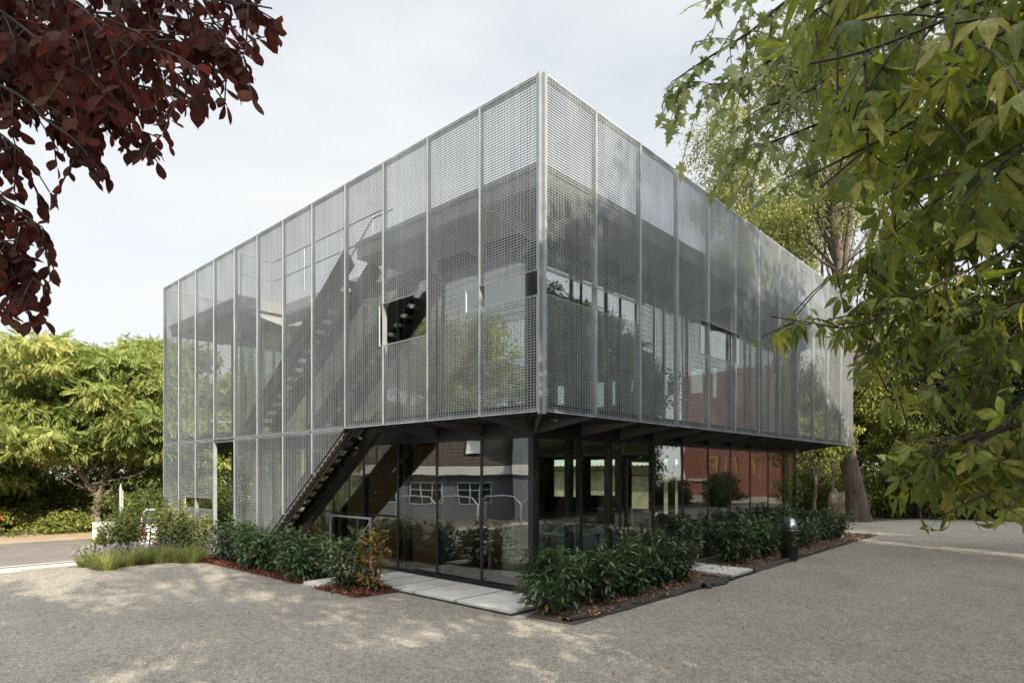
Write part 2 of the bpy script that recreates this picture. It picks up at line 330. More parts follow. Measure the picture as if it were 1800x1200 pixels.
T_BOXLET = leaf_t([0, .12, .20, .19, .10, 0], .30, .55)
T_BOX = merge_t([xf(T_BOXLET, (0, .38, -.02), 0, .72, 0, -.25), xf(T_BOXLET, (-.02, .30, 0), .95, .60, .2, -.3), xf(T_BOXLET, (.02, .30, 0), -.95, .60, -.2, -.3),
                 (np.array([(-.008, 0, 0), (.008, 0, 0), (.006, .4, 0), (-.006, .4, 0)]), [(0, 1, 2, 3)])])
def maple_t():
    hp = [(.04, .0), (.18, -.10), (.26, .10), (.20, .16), (.50, .12), (.42, .24), (.62, .34), (.34, .36), (.26, .42), (.14, .44), (.30, .60), (.18, .66), (.20, .80), (.09, .80)]
    out = [(0, 0)] + hp + [(0, 1.05)] + [(-x, y) for x, y in hp[::-1]]
    v = [(0, .36, .06)] + [(x, y, -.22 * x * x * 2 - .12 * y * y) for x, y in out]; n = len(out)
    return np.array(v), [(0, i + 1, (i + 1) % n + 1) for i in range(n)]
T_MAPLE = maple_t()
def pinnate(n, lw, ll, droop):
    P = []
    for i in range(n):
        y = .12 + .8 * i / n; z = -droop * y * y
        for sg in (-1, 1): P.append(xf((DIA[0] * np.array((lw, 1, 1)), DIA[1]), (0, y, z), sg * -1.15, ll * (1 - .35 * abs(i / n - .4)), 0, -.3))
    P.append(xf((DIA[0] * np.array((lw, 1, 1)), DIA[1]), (0, .9, -droop * .85), 0, ll)); return merge_t(P)
T_PIN = pinnate(6, .8, .34, .35)

def nrm(a): return a / (np.linalg.norm(a, axis=-1, keepdims=True) + 1e-9)
def leaf_mesh(name, pos, axis, normal, size, templ, mat, rnd):
    tv, tf = templ[:2]; N, K = len(pos), len(tv)
    ax = nrm(axis); sd = nrm(np.cross(ax, normal)); nn = np.cross(sd, ax)
    sz = np.asarray(size).reshape(-1, 1, 1) * np.ones((N, 1, 1))
    vr = np.random.default_rng(N); zk = (1 + .8 * vr.normal(size=(N, 1, 1))).clip(-1.2, 3.); xk = vr.uniform(.72, 1.12, (N, 1, 1))   # every leaf curls and narrows differently
    v = pos[:, None, :] + sz * (tv[None, :, 0:1] * xk * sd[:, None, :] + tv[None, :, 1:2] * ax[:, None, :] + tv[None, :, 2:3] * zk * nn[:, None, :])
    me = bpy.data.meshes.new(name)
    ls = np.array([len(q) for q in tf]); li = np.concatenate([np.array(q) for q in tf])
    me.vertices.add(N * K); me.vertices.foreach_set('co', v.astype(np.float32).ravel())
    me.loops.add(N * len(li)); me.loops.foreach_set('vertex_index', (li[None, :] + (np.arange(N) * K)[:, None]).astype(np.int32).ravel())
    tot = np.tile(ls, N); st = np.concatenate([[0], np.cumsum(tot)[:-1]])
    me.polygons.add(N * len(ls)); me.polygons.foreach_set('loop_start', st.astype(np.int32)); me.polygons.foreach_set('loop_total', tot.astype(np.int32))
    at = me.attributes.new('rnd', 'FLOAT', 'POINT'); at.data.foreach_set('value', np.repeat(np.asarray(rnd, np.float32), K))
    if len(templ) > 2:
        au = me.attributes.new('leafpos', 'FLOAT_VECTOR', 'POINT'); au.data.foreach_set('vector', np.tile(templ[2], (N, 1)).astype(np.float32).ravel())
    me.materials.append(mat); me.update(calc_edges=True); return me

def cloud(rng, blobs, n_cl, cl_r, per, flat=.6, shell=.5, jit=.25):
    """leaf positions in clumps spread through ellipsoids; returns positions, clump index, clump centres"""
    vol = np.array([b[3] * b[4] * b[5] for b in blobs]) ** .75; pick = rng.choice(len(blobs), n_cl, p=vol / vol.sum()); B = np.array(blobs)[pick]
    d = nrm(rng.normal(size=(n_cl, 3))); r = (shell + (1 - shell) * rng.random(n_cl)) ** .8
    cen = B[:, :3] + d * r[:, None] * B[:, 3:6]
    rr = cl_r * (1 + jit * rng.normal(size=n_cl)).clip(.5, 1.7)
    k = np.maximum(4, (per * (rr / cl_r) ** 2 * (.6 + .8 * rng.random(n_cl)))).astype(int)
    idx = np.repeat(np.arange(n_cl), k)
    off = rng.normal(size=(len(idx), 3)) * .55; off *= rr[idx][:, None]; off[:, 2] *= flat
    return cen[idx] + off, idx, cen, d
def crown_mesh(name, seed, blobs, n_cl, cl_r, per, templ, size, mat, flat=.6, shell=.5, droop=.5, szv=.25, clear=None):
    rng = np.random.default_rng(seed); pos, idx, cen, d = cloud(rng, blobs, n_cl, cl_r, per, flat, shell)
    if clear is not None:
        keep = clear(pos); pos, idx = pos[keep], idx[keep]
    N = len(pos); ax = nrm(pos - cen[idx]) * .8 + rng.normal(size=(N, 3)) * .55 + np.array((0, 0, -droop)); no = np.array((0, 0, 1.)) + rng.normal(size=(N, 3)) * .55
    tone = rng.random(len(cen)); rnd = (tone[idx] * .55 + rng.random(N) * .5).clip(0, 1)
    return leaf_mesh(name, pos, ax, no, size * (1 + szv * rng.normal(size=N)).clip(.4, 1.8), templ, mat, rnd), cen
def curve_pts(pts, n=4):
    """Catmull-Rom through (x,y,z,r) rows"""
    P = np.array(pts, float); P = np.vstack([2 * P[0] - P[1], P, 2 * P[-1] - P[-2]]); out = []
    for i in range(1, len(P) - 2):
        for k in range(n):
            t = k / n; a, b, c, d = P[i - 1], P[i], P[i + 1], P[i + 2]
            out.append(.5 * (2 * b + (c - a) * t + (2 * a - 5 * b + 4 * c - d) * t * t + (3 * b - a - 3 * c + d) * t ** 3))
    out.append(P[-2]); out = np.array(out); out[:, 3] = np.maximum(out[:, 3], .003); return out
def limbs(mb, rng, trunk, cens, count, r0=.35):
    T = np.array(trunk)
    for c in cens[rng.permutation(len(cens))[:count]]:
        hgt = T[:, 2]; ok = np.where(hgt < c[2] - .15 * abs(c[2] - hgt[0]))[0]; i = ok[-1] if len(ok) else len(T) // 2
        i = max(int(len(T) * .35), min(i, len(T) - 1) - rng.integers(0, max(1, len(T) // 4)))
        p = T[i]; mid = (p[:3] * .45 + c * .55) + rng.normal(size=3) * .06 * np.linalg.norm(c - p[:3]) + np.array((0, 0, -.06 * np.linalg.norm(c - p[:3])))
        r = p[3] * r0; q = curve_pts([(*p[:3], r), (*mid, r * .55), (*c, r * .12)], 4); mb.tube(q[:, :3], q[:, 3], 5, False)
def tree(name, label, cat, base, trunks, crown, nlimb, bark, seed=1, group=None, r0=.35, gnarl=.05, n=9):
    """trunks: list of lists of (x,y,z,r) relative to base; crown: dict for crown_mesh (blobs relative to base)"""
    rng = np.random.default_rng(seed + 77); root = empty(name, base, label, cat, group)
    me, cen = crown_mesh('crown', seed, **crown); mb = MB()
    for tr in trunks:
        q = curve_pts(tr, 5); q[1:-1, :2] += rng.normal(size=(len(q) - 2, 2)) * gnarl * q[1:-1, 3:4] * 3; mb.tube(q[:, :3], q[:, 3], n)
    limbs(mb, rng, curve_pts(trunks[0], 5), cen, nlimb, r0)
    mb.build('trunk', bark, root); link('crown', me, root); return root

# ------------------------------------------------------------------ the setting: ground, road
fx = np.concatenate([np.linspace(-400, -24, 8), np.linspace(-20, 44, 33), np.linspace(50, 400, 8)]); fy = np.concatenate([np.linspace(-400, -20, 8), np.linspace(-16, 8, 9), np.linspace(9.4, 16.4, 29), np.linspace(18, 60, 15), np.linspace(80, 400, 5)])
tag(grid_sheet('ground', 0, 0, 0, 0, 0, 0, 0, M['gravel'], fx, fy), kind='structure')
tag(grid_sheet('pavement', -60, -3.2, 11.0, 16.25, 20, 22, .004, M['paving']), kind='structure')
tag(grid_sheet('road', -90, 90, 16.3, 24.3, 60, 6, .006, M['asphalt']), kind='structure')
tag(grid_sheet('road_edge_line', -90, 90, 17.0, 17.14, 60, 2, .010, M['line']), kind='structure')
tag(grid_sheet('verge', -90, 90, 24.3, 28.2, 60, 4, .010, M['sand']), kind='structure')
tag(grid_sheet('wood_floor', -90, 90, 28.2, 120, 60, 8, .014, M['soil']), kind='structure')
m = MB(); m.box((-90, 16.2, -.66), (90, 16.32, -.60)); tag(m.build('kerb', M['concrete']), kind='structure')
tag(grid_sheet('planting_bed', -3.0, 1.2, 9.75, 14.6, 12, 24, .012, M['soil']), kind='structure')
# wood floor behind the gravel on the right, edge wavers
m = MB(); E = [Gp(1440, 909), Gp(1530, 916), Gp(1620, 911), Gp(1700, 914), Gp(1800, 917), Gp(1990, 920)]
far = [(p[0] + 60, p[1] + 40) for p in E[::-1]]; m.add([(p[0], p[1], .02) for p in E] + [(a, b, .02) for a, b in far], [tuple(range(len(E) * 2))]); tag(m.build('woodland_soil', M['soil']), kind='structure')

# ------------------------------------------------------------------ the building
mL, mR = 1.231, 1.278; LY, LX = 12 * mL, 12 * mR
ZB, ZT = 2.87, 7.54; GT = 2.66
PX, PZ = .0648, .0388
bld = empty('office_pavilion', (0, 0, 0), 'two storey glass office building wrapped in galvanised steel grating with an overhanging upper floor', 'building')
def mapper(face):
    return {'A': lambda u, w, z: (-w, u, z), 'B': lambda u, w, z: (u, -w, z), 'C': lambda u, w, z: (LX + w, u, z), 'D': lambda u, w, z: (u, LY + w, z)}[face]
def cut(a, b, holes):
    segs = [(a, b)]
    for h0, h1 in holes:
        segs = [s for (p, q) in segs for s in ((p, min(q, h0)), (max(p, h1), q)) if s[1] - s[0] > 1e-4]
    return segs
def grating(fn, u0, u1, z0, z1, holes=(), lo=None):
    """pressed steel grating as real bars; holes are (ua, ub, za, zb); lo(z) gives the u from which the panel starts (sloping edge)"""
    m = MB(); g = .009; u0 += g; u1 -= g; D = .0125
    def bar(a, b, zc0, zc1, d=D):
        p, q = fn(a, -d, zc0), fn(b, d, zc1); m.box(p, q)
    nz_ = round((z1 - z0) / PZ); nu = round((u1 - u0) / PX)
    for i in range(nz_ + 1):
        z = z0 + (z1 - z0) * i / nz_; t = .0037 if 0 < i < nz_ else .012
        za, zb = (z - t / 2, z + t / 2) if 0 < i < nz_ else ((z, z + t) if i == 0 else (z - t, z))
        s = u0 if lo is None else max(u0, lo(z))
        if s >= u1: continue
        for a, b in cut(s, u1, [(h[0], h[1]) for h in holes if h[2] < z < h[3]]): bar(a, b, za, zb)
    for i in range(nu + 1):
        u = u0 + (u1 - u0) * i / nu; t = .0037 if 0 < i < nu else .010; zl = z0
        if lo is not None:
            zl = max(z0, lo(u, inv=True))
        if zl >= z1: continue
        ua, ub = (u - t / 2, u + t / 2) if 0 < i < nu else ((u, u + t) if i == 0 else (u - t, u))
        for a, b in cut(zl, z1, [(h[2], h[3]) for h in holes if h[0] < u < h[1]]): bar(ua, ub, a, b, .0038 if 0 < i < nu else D)
    for h in holes:
        a, b = max(h[0], u0), min(h[1], u1)
        bar(a, b, h[2] - .006, h[2]); bar(a, b, h[3], h[3] + .006)
        for u in (h[0], h[1]):
            if u0 < u < u1: bar(u - .006, u, h[2], h[3])
    return m
holesA = [(-.1, 1.53, 4.49, 4.83), (2.48, 3.80, 4.29, 5.02)]
holesB = [(-.1, 2.48, 4.50, 4.83), (4.75, 6.63, 4.34, 4.99)]
def panels(face, mod, n, z0, z1, holes, skip=(), start=0, lo=None):
    fn = mapper(face); plain = None; off = None
    for k in range(start, n):
        if k in skip: continue
        u0, u1 = k * mod, (k + 1) * mod
        if k == 0: u0 += .075
        if k == n - 1 and face in 'CD': u1 -= .0
        hs = [h for h in holes if h[0] < u1 and h[1] > u0]
        if not hs and lo is None and k > 0:
            if plain is None:
                plain = grating(fn, u0, u1, z0, z1).mesh('facade_panel', M['galv']); off = u0; o = link('facade_panel', plain, bld)
            else: p, q = np.array(fn(u0, 0, 0)), np.array(fn(off, 0, 0)); link('facade_panel', plain, bld, tuple(p - q))
        else: grating(fn, u0, u1, z0, z1, hs, lo if lo is not None and k < 10 else None).build('facade_panel', M['galv'], bld)
SL = .72; S0 = 4.95
def lo(t, inv=False): return ZB - SL * (t - S0) if inv else S0 + (ZB - t) / SL
panels('A', mL, 12, ZB, ZT, holesA); panels('B', mR, 12, ZB, ZT, holesB); panels('C', mL, 12, ZB, ZT, []); panels('D', mR, 12, ZB, ZT, [])
panels('A', mL, 12, .12, ZB - .02, [(11.12, 13.05, 1.07, 1.36)], (8, 9, 10, 11), 4, lo)
for k in (9, 10, 11):
    hs = [(11.12, 13.05, 1.07, 1.36)] if k < 11 else []
    grating(mapper('A'), k * mL, (k + 1) * mL, -.38, ZB - .02, hs).build('facade_panel', M['galv'], bld)
def post(face, u, z0, z1, w=.024, d0=.018, d1=.075):
    fn = mapper(face); m = MB(); m.box(fn(u - w / 2, -d1, z0), fn(u + w / 2, -d0, z1)); m.box(fn(u - .006, -d0, z0), fn(u + .006, .017, z1)); m.build('facade_post', M['galvpost'], bld)
for face, mod in (('A', mL), ('B', mR), ('C', mL), ('D', mR)):
    for k in range(1, 13): post(face, k * mod if k < 12 else k * mod - .03, ZB + .002, ZT - .01)
    fn = mapper(face); m = MB(); m.box(fn(.036, -.06, ZB - .03), fn(.070, .02, ZT + .012)); m.build('facade_post', M['galvpost'], bld)
    m = MB(); m.box(fn(.09, -.062, ZT - .07), fn(12 * mod - .07, -.02, ZT - .02)); m.box(fn(.09, -.07, ZB + .012), fn(12 * mod - .07, -.02, ZB + .06)); m.build('facade_rail', M['galvpost'], bld)
for k in range(5, 13):
    zb = .0 if k < 9 else -.4
    zb = max(zb, lo(k * mL, True)) if k < 8 else zb
    post('A', k * mL if k < 12 else k * mL - .03, zb, ZB - .025)
m = MB(); m.box((.02, S0 + .1, ZB - .075), (.07, LY - .05, ZB - .024)); m.build('facade_rail', M['galvpost'], bld)
# slabs with the stair opening; roof plates
def plate(z0, z1, name, mat, ins=.10):
    m = MB()
    m.box((1.25, ins, z0), (LX - ins, LY - ins, z1)); m.box((ins, ins, z0), (1.249, 4.75, z1)); m.box((ins, 9.75, z0), (1.249, LY - ins, z1)); return m.build(name, mat, bld)
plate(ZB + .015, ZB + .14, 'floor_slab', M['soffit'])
RB, RT = 6.10, 6.38
plate(RB, RT - .004, 'roof', M['fascia'], .16)
m = MB(); m.box((1.4, .9, RT - .003), (LX - .9, LY - .9, RT + .03)); m.build('roof_covering', M['roofing'], bld)
m = MB(); m.box((.12, .10, RT - .06), (.155, 4.75, RT + .02)); m.box((.12, 9.75, RT - .06), (.155, LY - .1, RT + .02)); m.box((.16, .12, RT - .06), (LX - .12, .155, RT + .02)); m.box((LX - .155, .156, RT - .06), (LX - .12, LY - .1, RT + .02)); m.box((.156, LY - .155, RT - .06), (LX - .156, LY - .12, RT + .02)); m.build('roof_edge', M['galvpost'], bld)
def fin(p, q, zt, h0, h1, mt, t=.02):
    p = np.array(p); q = np.array(q); d = (q - p) / np.linalg.norm(q - p); a = np.array((-d[1], d[0])) * t / 2; m = MB()
    v = []
    for sgn in (-1, 1):
        v += [(*(p + a * sgn), zt), (*(q + a * sgn), zt), (*(q + a * sgn), zt - h1), (*(p + a * sgn), zt - h0)]
    m.add(v, [(0, 1, 2, 3), (7, 6, 5, 4), (0, 4, 5, 1), (1, 5, 6, 2), (2, 6, 7, 3), (3, 7, 4, 0)]); m.build('overhang_fin', M[mt], bld)
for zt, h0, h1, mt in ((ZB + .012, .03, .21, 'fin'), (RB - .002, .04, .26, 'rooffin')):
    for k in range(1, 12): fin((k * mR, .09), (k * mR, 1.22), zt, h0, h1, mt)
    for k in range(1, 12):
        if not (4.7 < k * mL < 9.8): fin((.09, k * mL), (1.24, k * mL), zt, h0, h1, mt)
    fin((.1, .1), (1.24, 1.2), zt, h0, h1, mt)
# glazing
XA, YB, XC, YD = 1.25, 1.23, 13.8, 12.92
prng = random.Random(5)
def glaze(z0, z1, fixed, a0, a1, axis, bays, mat='glass', wide=.06):
    """a run of panes with mullions between; axis 'y' runs along y at x=fixed, axis 'x' runs along x at y=fixed"""
    P = (lambda a, o: (fixed + o, a)) if axis == 'y' else (lambda a, o: (a, fixed + o))
    sgn = 1 if fixed < 5 else -1
    for i in range(len(bays) - 1):
        a, b = bays[i], bays[i + 1]; c = (a + b) / 2; hw = (b - a) / 2 - .005; zc = (z0 + z1) / 2; hz = (z1 - z0) / 2 - .01; m = MB()
        if axis == 'y': m.box((-.006, -hw, -hz), (.006, hw, hz))
        else: m.box((-hw, -.006, -hz), (hw, .006, hz))
        o = m.build('glass_pane', M[mat], bld, (*P(c, 0), zc)); t = .0022
        o.rotation_euler = (prng.uniform(-t, t) if axis == 'x' else 0, prng.uniform(-t, t) if axis == 'y' else 0, prng.uniform(-t, t) * 1.2)
    for a in bays:
        m = MB(); m.box((*P(a - wide / 2, -.012 * sgn), z0), (*P(a + wide / 2, .10 * sgn), z1)); m.build('mullion', M['dark'], bld)
    m = MB(); e = .004
    m.box((*P(bays[0] - wide / 2 - e, -.016 * sgn), z0), (*P(bays[-1] + wide / 2 + e, .104 * sgn), z0 + .055)); m.box((*P(bays[0] - wide / 2 - e, -.016 * sgn), z1 - .05), (*P(bays[-1] + wide / 2 + e, .104 * sgn), z1 + .002)); m.build('window_frame', M['dark'], bld)
bayA = [YB] + [mL * k for k in range(2, 11)] + [YD]; bayB = [XA] + [mR * k for k in range(2, 11)] + [XC]
glaze(.02, GT, XA, 0, 0, 'y', bayA); glaze(.02, GT, YB, 0, 0, 'x', bayB)
UZ0, UZ1 = ZB + .145, 5.86
glaze(UZ0, UZ1, XA, 0, 0, 'y', bayA, 'glassup', wide=.05); glaze(UZ0, UZ1, YB, 0, 0, 'x', bayB, 'glassup', wide=.05)
glaze(UZ0, UZ1, YD, 0, 0, 'x', [XA, 2.5, 3.8] + [9.0, 10.2, 11.4, 12.6, XC], 'glassfar', wide=.05)
glaze(.02, GT, YD, 0, 0, 'x', [XA, 2.5, 3.8], 'glassfar', wide=.05)
m = MB()
for z0, z1 in ((GT + .003, ZB + .013), (UZ1 + .003, RB - .001)):
    m.box((XA, YB - .005, z0), (XC, YB + .14, z1)); m.box((XA - .005, YB + .141, z0), (XA + .14, YD, z1)); m.box((XC - .14, YB + .141, z0), (XC, YD, z1)); m.box((XA + .141, YD - .14, z0), (XC - .141, YD, z1))
m.build('header_beam', M['dark'], bld)
for (cx, cy) in [(1.52, y) for y in (1.6, 3.69, 4.92, 7.39, 9.85, 12.3)] + [(x, 1.5) for x in (2.55, 3.83, 6.39, 8.95, 11.5, 13.5)]:
    m = MB()
    for z0, z1 in ((.012, GT), (UZ0 - .001, UZ1)): m.box((cx - .06, cy - .06, z0), (cx + .06, cy + .06, z1))
    m.build('column', M['dark'], bld)
# inside
m = MB(); m.box((XA + .11, YB + .11, -.05), (XC - .11, YD - .11, .012)); m.build('ground_floor', M['floorin'], bld)
m = MB(); m.box((XA + .15, YB + .15, UZ0 - .03), (XC - .15, YD - .15, UZ0 - .001)); m.build('upper_floor', M['floorup'], bld)
m = MB(); m.box((XA + .15, YB + .15, 2.70), (XC - .15, YD - .15, 2.74)); m.box((XA + .15, YB + .15, 5.90), (XC - .15, YD - .15, 5.94)); m.build('ceiling', M['ceil'], bld)
m = MB(); m.box((3.5, 7.6, .013), (8.6, 12.7, 2.699)); m.build('core_wall', M['brownwall'], bld)
m = MB(); m.box((2.28, 4.75, .013), (2.33, 7.5, 2.64)); m.build('timber_partition', M['brownwall'], bld)
m = MB(); m.box((3.5, 7.6, UZ0), (8.6, 12.7, 5.899)); m.build('core_wall', M['wallin'], bld)
m = MB(); m.box((8.7, YD - .1, .013), (XC - .05, YD, 2.66)); m.box((3.9, YD - .1, .013), (8.6, YD, 2.66)); m.box((3.9, YD - .1, UZ0), (8.9, YD, 5.86)); m.build('rear_wall', M['wallin'], bld)
def far_y(px, x=XC):
    k = (px - 900) / FPX; dx, dy = FWD[0] + k * RGT[0], FWD[1] + k * RGT[1]; t = (x - CAM[0]) / dx; return CAM[1] + t * dy, t
def pierced(name, mat, z0, z1, wins):
    """far wall in x with real window openings and glass in them"""
    wins = sorted(wins); m = MB(); y = YB + .2; x0, x1 = XC - .10, XC
    for (a, b, c, d) in wins:
        if a > y: m.box((x0, y, z0), (x1, a, z1))
        m.box((x0, a, z0), (x1, b, c)); m.box((x0, a, d), (x1, b, z1)); y = b
    m.box((x0, y, z0), (x1, YD - .11, z1)); m.build(name, mat, bld)
    for (a, b, c, d) in wins:
        g = MB(); g.box((XC - .056, a, c), (XC - .044, b, d)); g.build('glass_pane', M['glassfar'], bld)
        f = MB(); f.box((XC - .08, a, c), (XC - .02, a + .035, d)); f.box((XC - .08, b - .035, c), (XC - .02, b, d)); f.box((XC - .08, a + .035, c), (XC - .02, b - .035, c + .035)); f.box((XC - .08, a + .035, d - .035), (XC - .02, b - .035, d))
        if d - c > 1.2 and c > .5 and c < 3: f.box((XC - .08, a + .036, c + (d - c) * .68), (XC - .02, b - .036, c + (d - c) * .68 + .04))
        f.build('window_frame', M['dark'], bld)
def win(px0, px1, py0, py1):
    y0, d0 = far_y(px1); y1, d1 = far_y(px0); d = (d0 + d1) / 2; return (y0, y1, 2.02 + (HOR - py1) / FPX * d, 2.02 + (HOR - py0) / FPX * d)
pierced('east_wall', M['wallin'], .013, 2.66, [win(974, 1027, 806, 874), win(1038, 1093, 806, 872), win(1110, 1149, 806, 900), win(1166, 1198, 805, 905)])
pierced('east_wall', M['wallin'], UZ0, 5.86, [win(980, 1012, 676, 712), win(1040, 1090, 670, 716), win(1109, 1116, 666, 690), win(1168, 1196, 655, 693), win(1214, 1239, 648, 693), win(1252, 1268, 645, 700), win(1292, 1300, 645, 705), win(1340, 1350, 640, 715), win(1357, 1374, 655, 722), win(1382, 1406, 670, 722)])
# the two stacked stair flights between cage and glass
def flight(zb, zt, y_top, name='staircase'):
    st = MB(); yb = y_top + (zt - zb) / SL
    for x in (.14, .76):
        st.beam((x, yb, zb - .05), (x, y_top - .1, zt - .05 + .1 * SL), .03, .44)
        st.beam((x - .045, yb, zb + .155), (x - .045, y_top - .1, zt + .155 + .1 * SL), .09, .018); st.beam((x - .045, yb, zb - .265), (x - .045, y_top - .1, zt - .265 + .1 * SL), .09, .018)
    s = st.build(name, M['rust'], bld); n = int((zt - zb) / .178)
    for i in range(1, n):
        z = zb + i * .178; y = yb - (z - zb) / SL; m = MB(); m.box((.16, y - .02, z + .02), (.74, y + .26, z + .055)); m.box((.16, y + .24, z - .02), (.74, y + .26, z + .02)); m.build('tread', M['tread'], s)
    if zb < 1: return s
    m = MB()
    for x in (.72,):
        m.tube([(x, yb - .2, zb + 1.05), (x, y_top, zt + .98), (x, y_top - .7, zt + .98)], .02, 6)
        for i in range(0, 6):
            t = i / 5; y = yb - .2 - (yb - .2 - y_top) * t; z = zb + .1 + (zt - zb) * t; m.tube([(x, y, z), (x, y, z + .92)], .012, 6)
    m.build('handrail', M['rail'], s); return s
flight(.02, ZB + .14, 4.95); flight(ZB + .14, RT - .22, 5.05)
# toothed strip on the outer stringer, under the sloping grating edge
m = MB()
for i in range(22):
    t = (i + .3) / 22; y = S0 + .15 + 3.1 * t; z = ZB - SL * (y - S0) - .10; m.beam((.02, y, z + .03), (.02, y - .075, z + .03 + .03), .012, .05)
m.beam((.045, S0 + .05, ZB - .10), (.045, S0 + 3.75, ZB - .10 - 3.7 * SL), .05, .03); m.build('stringer_cleats', M['fin'], bld)
# guard rail round the stair opening on the roof
m = MB()
RP = [(.12, 9.75), (.95, 9.78), (.95, 8.2), (.95, 6.6), (.95, 5.0)]
for i, p in enumerate(RP):
    m.tube([(*p, RT), (*p, RT + 1.02)], .022, 6)
for h in (1.02, .52):
    for a, b in zip(RP[:-1], RP[1:]): m.tube([(*a, RT + h), (*b, RT + h)], .022 if h > 1 else .014, 6)
m.build('roof_railing', M['rail'], bld)
# lamps under the corner, door furniture
for (x, y) in ((.18, .42), (.42, .18)):
    m = MB(); m.tube([(x, y, ZB + .01), (x, y, ZB - .03)], .03, 10); d = np.array((-.6, .35, -.5)) if x < y else np.array((.35, -.6, -.5)); m.tube([np.array((x, y, ZB - .05)), np.array((x, y, ZB - .05)) + d * .12], [.028, .04], 12); m.build('spotlight', M['black'], bld)
m = MB(); m.box((4.02, YB - .03, .06), (4.08, YB + .05, 2.30)); m.box((5.06, YB - .03, .06), (5.12, YB + .05, 2.30)); m.box((4.08, YB - .03, 2.24), (5.06, YB + .05, 2.30)); d = m.build('door', M['rust'], bld); m = MB(); m.tube([(4.16, YB - .07, .95), (4.16, YB - .07, 1.35)], .012, 8); m.build('handle', M['chrome'], d)

# things in the rooms
def table(name, label, x0, y0, x1, y1, h, top, leg):
    t = empty(name, ((x0 + x1) / 2, (y0 + y1) / 2, .012), label, 'table'); cx, cy = (x1 - x0) / 2, (y1 - y0) / 2
    m = MB(); m.box((-cx, -cy, h - .03), (cx, cy, h)); m.build('tabletop', top, t, bevel=.004)
    for a in (-1, 1):
        for b in (-1, 1): m = MB(); m.box((a * (cx - .08) - .02, b * (cy - .08) - .02, 0), (a * (cx - .08) + .02, b * (cy - .08) + .02, h - .03)); m.build('leg', leg, t)
table('desk', 'long pale desk just inside the corner window behind the front hedge', 3.6, 2.2, 5.6, 3.0, .74, M['white'], M['black'])
table('counter', 'narrow white counter deep in the ground floor room', 9.6, 4.2, 10.4, 6.0, .90, M['white'], M['black'])
table('workbench', 'oak topped bench inside the left window behind the pavers', 2.6, 3.6, 3.3, 5.2, .85, M['oak'], M['oak'])
def shelf_unit(name, label, cat, x, y, w, d, h, mat):
    t = empty(name, (x, y, .012), label, cat); m = MB(); m.box((-w / 2, -d / 2, 0), (w / 2, d / 2, .06)); m.box((-w / 2, -d / 2, .06), (-w / 2 + .02, d / 2, h)); m.box((w / 2 - .02, -d / 2, .06), (w / 2, d / 2, h)); m.box((-w / 2, -d / 2, h), (w / 2, d / 2, h + .02)); m.box((-w / 2 + .02, d / 2 - .02, .06), (w / 2 - .02, d / 2, h)); m.build('carcass', mat, t, bevel=.003)
    m = MB(); m.box((-w / 2 + .022, -d / 2 - .015, .065), (-.004, -d / 2 + .004, h - .005)); m.box((.004, -d / 2 - .015, .065), (w / 2 - .022, -d / 2 + .004, h - .005)); dd = m.build('door', mat, t); m = MB(); m.box((-.04, -d / 2 - .03, h * .55), (-.03, -d / 2 - .016, h * .7)); m.box((.03, -d / 2 - .03, h * .55), (.04, -d / 2 - .016, h * .7)); m.build('handle', M['chrome'], dd)
shelf_unit('cabinet', 'pale green upright cabinet inside the left window', 'cabinet', 2.35, 2.75, .22, .30, 1.02, M['cabinet'])
shelf_unit('sideboard', 'low oak sideboard standing against the brown wall inside', 'cabinet', 4.6, 7.1, 1.6, .45, .9, M['oak'])

# ------------------------------------------------------------------ beds, slabs
def sheet(name, pts, z, mat, kind='structure'):
    m = MB(); n = len(pts); m.add([(x, y, z) for x, y in pts] + [(x, y, z - .06) for x, y in pts], [tuple(range(n)), tuple(range(n, 2 * n))[::-1]] + [(i, n + i, n + (i + 1) % n, (i + 1) % n) for i in range(n)]); o = m.build(name, mat); tag(o, kind=kind); return o
sheet('mulch_bed', [(-1.0, 9.8), (-.86, 5.05), (.02, 5.02), (.25, 9.8)], .016, M['mulch'])
sheet('mulch_bed', [(-.93, 4.42), (-.86, 3.18), (-.05, 3.05), (-.04, 4.42)], .016, M['mulch'])
sheet('planting_bed', [(-.02, .28), (.06, -.5), (4.95, -.56), (4.95, 1.0), (1.2, .95), (.2, .32)], .014, M['soil'])
sheet('planting_bed', [(6.05, -.56), (16.6, -.46), (16.4, 1.1), (6.05, 1.0)], .014, M['soil'])
sheet('gravel_strip', [(.2, 12.8), (.2, 5.1), (1.06, 5.1), (1.06, .9), (1.22, .9), (1.22, 12.8)], .010, M['gravel'])
srng = random.Random(3)
def slab(x0, y0, x1, y1, label, z=.055):
    t = .028; m = MB(); m.box((x0 + t, y0 + t, z - .06), (x1 - t, y1 - t, z + srng.uniform(-.004, .004))); o = m.build('paving_slab', M['slab'], bevel=.006); tag(o, label, 'slab', 'pale concrete paving slabs along the glass')
slab(-.10, .50, 1.05, 1.70, 'big pale paving slab nearest the corner bush, running under its leaves')
slab(-.10, 1.70, 1.05, 2.74, 'square pale paving slab right beside the big one at the corner bush')
slab(-.10, 2.74, 1.05, 3.37, 'narrow paving slab next to the square one, in front of the left glass')
slab(.0, 3.37, 1.05, 4.00, 'narrow paving slab beside the yellowed bush')
slab(.06, 4.00, 1.05, 4.63, 'farthest narrow paving slab, behind the yellowed bush by the railing foot')
slab(-.86, 4.46, -.03, 5.00, 'small paving slab lying between two laurel bushes in the bark mulch')
slab(4.98, -.56, 6.02, .45, 'pale paving slab bridging the dark bed on the gravel side of the glass door', .09)
slab(4.98, .45, 6.02, 1.15, 'grey paving slab directly at the threshold of the glass door', .09)
sheet('slab_bedding', [(-.12, .46), (1.07, .46), (1.07, 4.66), (-.12, 4.66)], .018, M['black'])
